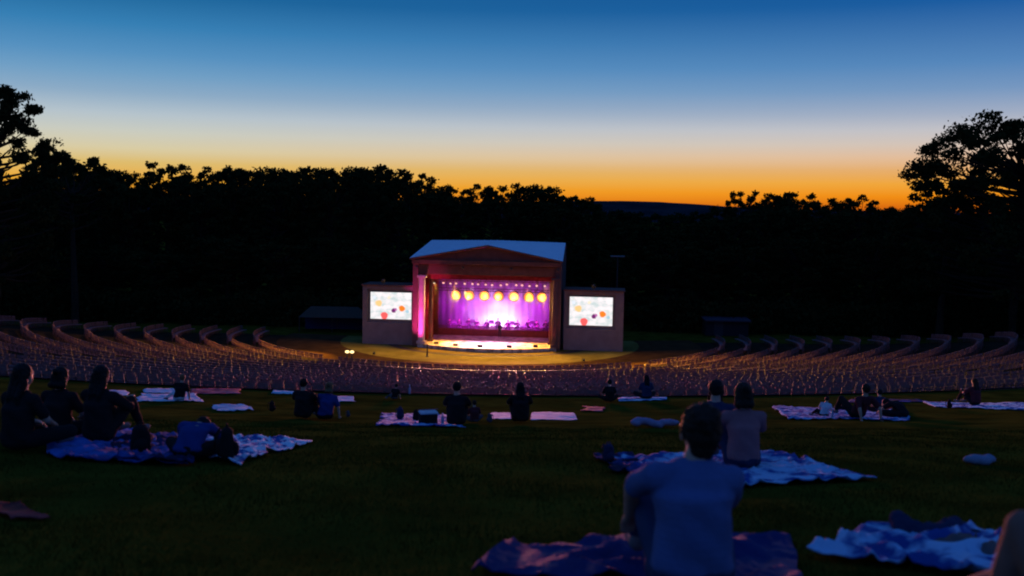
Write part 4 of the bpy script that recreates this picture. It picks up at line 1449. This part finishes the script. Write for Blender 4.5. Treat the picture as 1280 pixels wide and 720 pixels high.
def tree_meshes(seed, leaf=.17, n_clump=84, per=130, low=.14, H=16.0, RW=3.5, dome=4.2, cs_=1.0, hollow=.4):
    rd = random.Random(seed); rn = np.random.default_rng(seed)
    tr = MB()
    lean = (rd.uniform(-.05, .05) * H, rd.uniform(-.05, .05) * H)
    k_ = H / 16
    trunk = [(0, 0, -.4), (0.05, 0, .12 * H), (lean[0] * .4, lean[1] * .4, .4 * H), (lean[0], lean[1], .78 * H)]
    tr.tube(trunk, [.42 * k_, .3 * k_, .2 * k_, .08 * k_], 8)
    cl = []
    for k in range(n_clump):
        a = k * 2.399 + rd.uniform(-.4, .4)
        z = H * low + (H * (1 - low) - .8 * cs_) * ((k + .5) / n_clump) ** .85
        dz = max(0, z - (H - dome)) / dome
        pr = math.sqrt(max(.02, 1 - dz * dz)) * (.8 + .2 * min(1, (z / H - low) * 5))
        rr_ = (RW - .6 * cs_) * pr * (hollow + (1.05 - hollow) * rd.random() ** .6)
        c = Vector((rr_ * math.cos(a) + lean[0] * .8, rr_ * math.sin(a) + lean[1] * .8, z + rd.uniform(-.3, .3)))
        s = rd.uniform(.55, 1.1) * cs_
        cl.append((c, s))
        t_ = min(1, max(.12, (z / H - .18) / .62))
        base = Vector(trunk[1]).lerp(Vector(trunk[3]), t_ * .9)
        mid = base.lerp(c, .5) + V(rd.uniform(-.2, .2), rd.uniform(-.2, .2), -.25)
        tr.tube([base, mid, c], [.11 * k_, .06 * k_, .02], 5)
        e = c + V(rd.uniform(-1, 1), rd.uniform(-1, 1), rd.uniform(-.6, .4)) * s
        tr.tube([mid.lerp(c, .6), e], [.035, .012], 4)
    pos = []
    for c, s in cl:
        sub = 8
        for q_ in range(sub):
            d = rn.normal(size=3); d /= np.linalg.norm(d); d[2] *= .55
            cc = np.array(c) + d * s * .62
            k = per // sub
            d2 = rn.normal(size=(k, 3)) * (s * .25) * np.array([1, 1, .6])
            pos.append(cc + d2)
    P = np.concatenate(pos); N = len(P)
    n1 = rn.normal(size=(N, 3)); n1 /= np.linalg.norm(n1, axis=1)[:, None]
    n2 = np.cross(n1, rn.normal(size=(N, 3))); n2 /= np.linalg.norm(n2, axis=1)[:, None]
    L_ = leaf * (.5 + rn.random(N))[:, None]
    co = np.stack([P - n1 * L_, P + n2 * L_ * .6, P + n1 * L_, P - n2 * L_ * .6], 1).reshape(-1, 3)
    crown = fast_mesh('crown', co, np.arange(4 * N), 4, M_leaf)
    tm = bpy.data.meshes.new('trunk'); tm.from_pydata(tr.v, [], tr.f); tm.materials.append(M_bark)
    return crown, tm, H, RW


VAR = [tree_meshes(101), tree_meshes(102, low=.2, dome=3.4), tree_meshes(103, low=.25, dome=5), tree_meshes(104, low=.12, dome=3.8),
       tree_meshes(105, n_clump=30, per=150, low=.62, dome=3.2, hollow=.6, cs_=.9), tree_meshes(106, n_clump=28, per=150, low=.6, dome=3.0, hollow=.6, cs_=.85)]
EDGE = [tree_meshes(107, leaf=.15, n_clump=110, per=330, low=.16, H=22, RW=7.5, dome=9, cs_=1.25, hollow=.35),
        tree_meshes(108, leaf=.15, n_clump=190, per=300, low=.2, H=19, RW=11, dome=9, cs_=1.3, hollow=.3)]


def tree(px, ytop, depth, width, var, label, group, ybase=None, meshes=None, name='tree', rz=None):
    x = ray(px, 300).x * depth
    g0 = G(x, depth)
    top = at(px, ytop, depth).z
    h = top - g0
    r = empty(name, (x, depth, g0), rz if rz is not None else random.uniform(0, 6.28))
    cm, tm, H_, RW_ = meshes or VAR[var]
    r.scale = (width / RW_ / 2, width / RW_ / 2, h / H_)
    c = bpy.data.objects.new('crown', cm); C.objects.link(c); c.parent = r
    t_ = bpy.data.objects.new('trunk', tm); C.objects.link(t_); t_.parent = r
    tag(r, label, 'tree', group)
    return r


SKY = [(-30, 150, 9, 3), (58, 188, 7, 1), (84, 196, 7, 3), (112, 204, 7, 0), (140, 208, 6, 2), (165, 211, 6, 1), (207, 199, 7, 4), (240, 217, 6, 0), (268, 206, 6, 5), (292, 204, 6.5, 0),
       (318, 202, 7, 3), (345, 207, 6, 1), (368, 203, 6.5, 0), (395, 205, 6.5, 2), (424, 208, 6, 1), (448, 203, 7, 3), (466, 200, 7.5, 0), (490, 210, 6, 4), (518, 209, 6.5, 5),
       (545, 226, 5.5, 1), (572, 232, 5, 4), (600, 228, 5.5, 5), (626, 228, 5.5, 4), (652, 224, 6, 0), (672, 228, 6, 1), (696, 237, 6, 3), (720, 240, 6, 0), (742, 252, 5, 1),
       (765, 258, 5, 0), (790, 262, 5, 2), (815, 264, 5, 1), (845, 262, 5, 3), (872, 260, 5, 0), (902, 254, 5, 1), (926, 234, 4.6, 4), (950, 250, 4.5, 1), (976, 236, 6, 0),
       (1000, 236, 6, 4), (1022, 248, 4.5, 1), (1048, 243, 5.5, 0), (1074, 242, 5.5, 5), (1098, 254, 5, 1), (1122, 256, 5, 3), (1150, 250, 6, 0)]


def zone(px):
    for lim, t_ in ((150, 'at far left'), (330, 'at left'), (540, 'behind the left seating'), (700, 'behind the pavilion'),
                    (890, 'below the distant hill'), (1130, 'right of the stage'), (9999, 'at far right')):
        if px < lim: return t_


U_ = 'first second third fourth fifth sixth seventh eighth ninth tenth eleventh twelfth thirteenth fourteenth fifteenth sixteenth seventeenth eighteenth nineteenth'.split()
T_ = {20: ('twentieth', 'twenty'), 30: ('thirtieth', 'thirty'), 40: ('fortieth', 'forty')}
ORD = U_ + [(T_[t_][0] if u_ == 0 else T_[t_][1] + '-' + U_[u_ - 1]) for t_ in (20, 30, 40) for u_ in range(10)]
for i, (px, yt, wd_, vr) in enumerate(SKY):
    kind_ = 'open crowned' if vr >= 4 else 'dense crowned'
    tree(px, yt, random.uniform(126, 150), wd_ * 1.15, vr, '%s skyline tree in black silhouette, %s from the left' % (kind_, ORD[i]), 'trees along the skyline')


def skyline(px): return float(np.interp(px, [s_[0] for s_ in SKY], [s_[1] for s_ in SKY]))


for i in range(34):
    px = -60 + 1400 * (i + .5) / 34 + random.uniform(-8, 8)
    yt = max(skyline(px) + random.uniform(8, 22), 228 if px > 560 else 216)
    tree(px, yt, random.uniform(116, 124), random.uniform(6.5, 8), random.choice([0, 1, 3]), 'dark leafy tree in the second rank of the wood, %s' % zone(px), 'trees in the second rank of the wood')
for i in range(26):
    px = -60 + 1400 * (i + .5) / 26 + random.uniform(-12, 12)
    yt = random.uniform(292, 318)
    dpt = random.uniform(108, 113)
    if 370 < px < 430 or 860 < px < 940: dpt = 112.5
    tree(px, yt, dpt, random.uniform(6.5, 8), random.choice([0, 3]), 'low dark tree at the foot of the wood, %s' % zone(px), 'low trees at the foot of the wood')
# hedge bushes that close the foot of the wood
def bush_mesh(seed):
    rn = np.random.default_rng(seed); pos = []
    for k in range(16):
        c = np.array([rn.uniform(-2, 2), rn.uniform(-.6, .6), rn.uniform(.4, 2.1)])
        pos.append(c + rn.normal(size=(160, 3)) * np.array([.42, .3, .34]))
    P = np.concatenate(pos); P[:, 2] = np.abs(P[:, 2]); N = len(P)
    n1 = rn.normal(size=(N, 3)); n1 /= np.linalg.norm(n1, axis=1)[:, None]
    n2 = np.cross(n1, rn.normal(size=(N, 3))); n2 /= np.linalg.norm(n2, axis=1)[:, None]
    L_ = .16 * (.5 + rn.random(N))[:, None]
    co = np.stack([P - n1 * L_, P + n2 * L_ * .6, P + n1 * L_, P - n2 * L_ * .6], 1).reshape(-1, 3)
    return fast_mesh('bush', co, np.arange(4 * N), 4, M_leaf)


BU = [bush_mesh(5), bush_mesh(6), bush_mesh(8)]
for i in range(44):
    px = -50 + 1380 * (i + .5) / 44
    if 448 < px < 785: continue
    dpt = 105.5 + random.uniform(-.8, .8)
    x = ray(px, 300).x * dpt
    o = bpy.data.objects.new('bush', BU[i % 3]); C.objects.link(o)
    o.location = (x, dpt, G(x, dpt) - .05); o.rotation_euler = (0, 0, random.uniform(-.3, .3)); o.scale = (1.1, 1.1, random.uniform(1.1, 1.5))
    tag(o, 'dark bush in the hedge at the foot of the wood, %s' % zone(px), 'bush', 'bushes at the foot of the wood')

# large trees at both edges of the picture
tree(-6, 92, 92, 14, 0, 'tall dark oak reaching highest at the left edge of the photo', None, meshes=EDGE[0], name='oak_tree', rz=.5)
tree(1272, 138, 96, 25, 0, 'tall spreading oak in black silhouette at the right edge of the photo', None, meshes=EDGE[1], name='oak_tree', rz=2.2)
tree(92, 186, 104, 9, 5, 'mid sized tree just right of the tall oak at the left edge', None, name='tree', rz=1.0)
tree(1180, 205, 104, 8, 4, 'mid sized tree under the left side of the right edge oak', None, name='tree', rz=1.0)
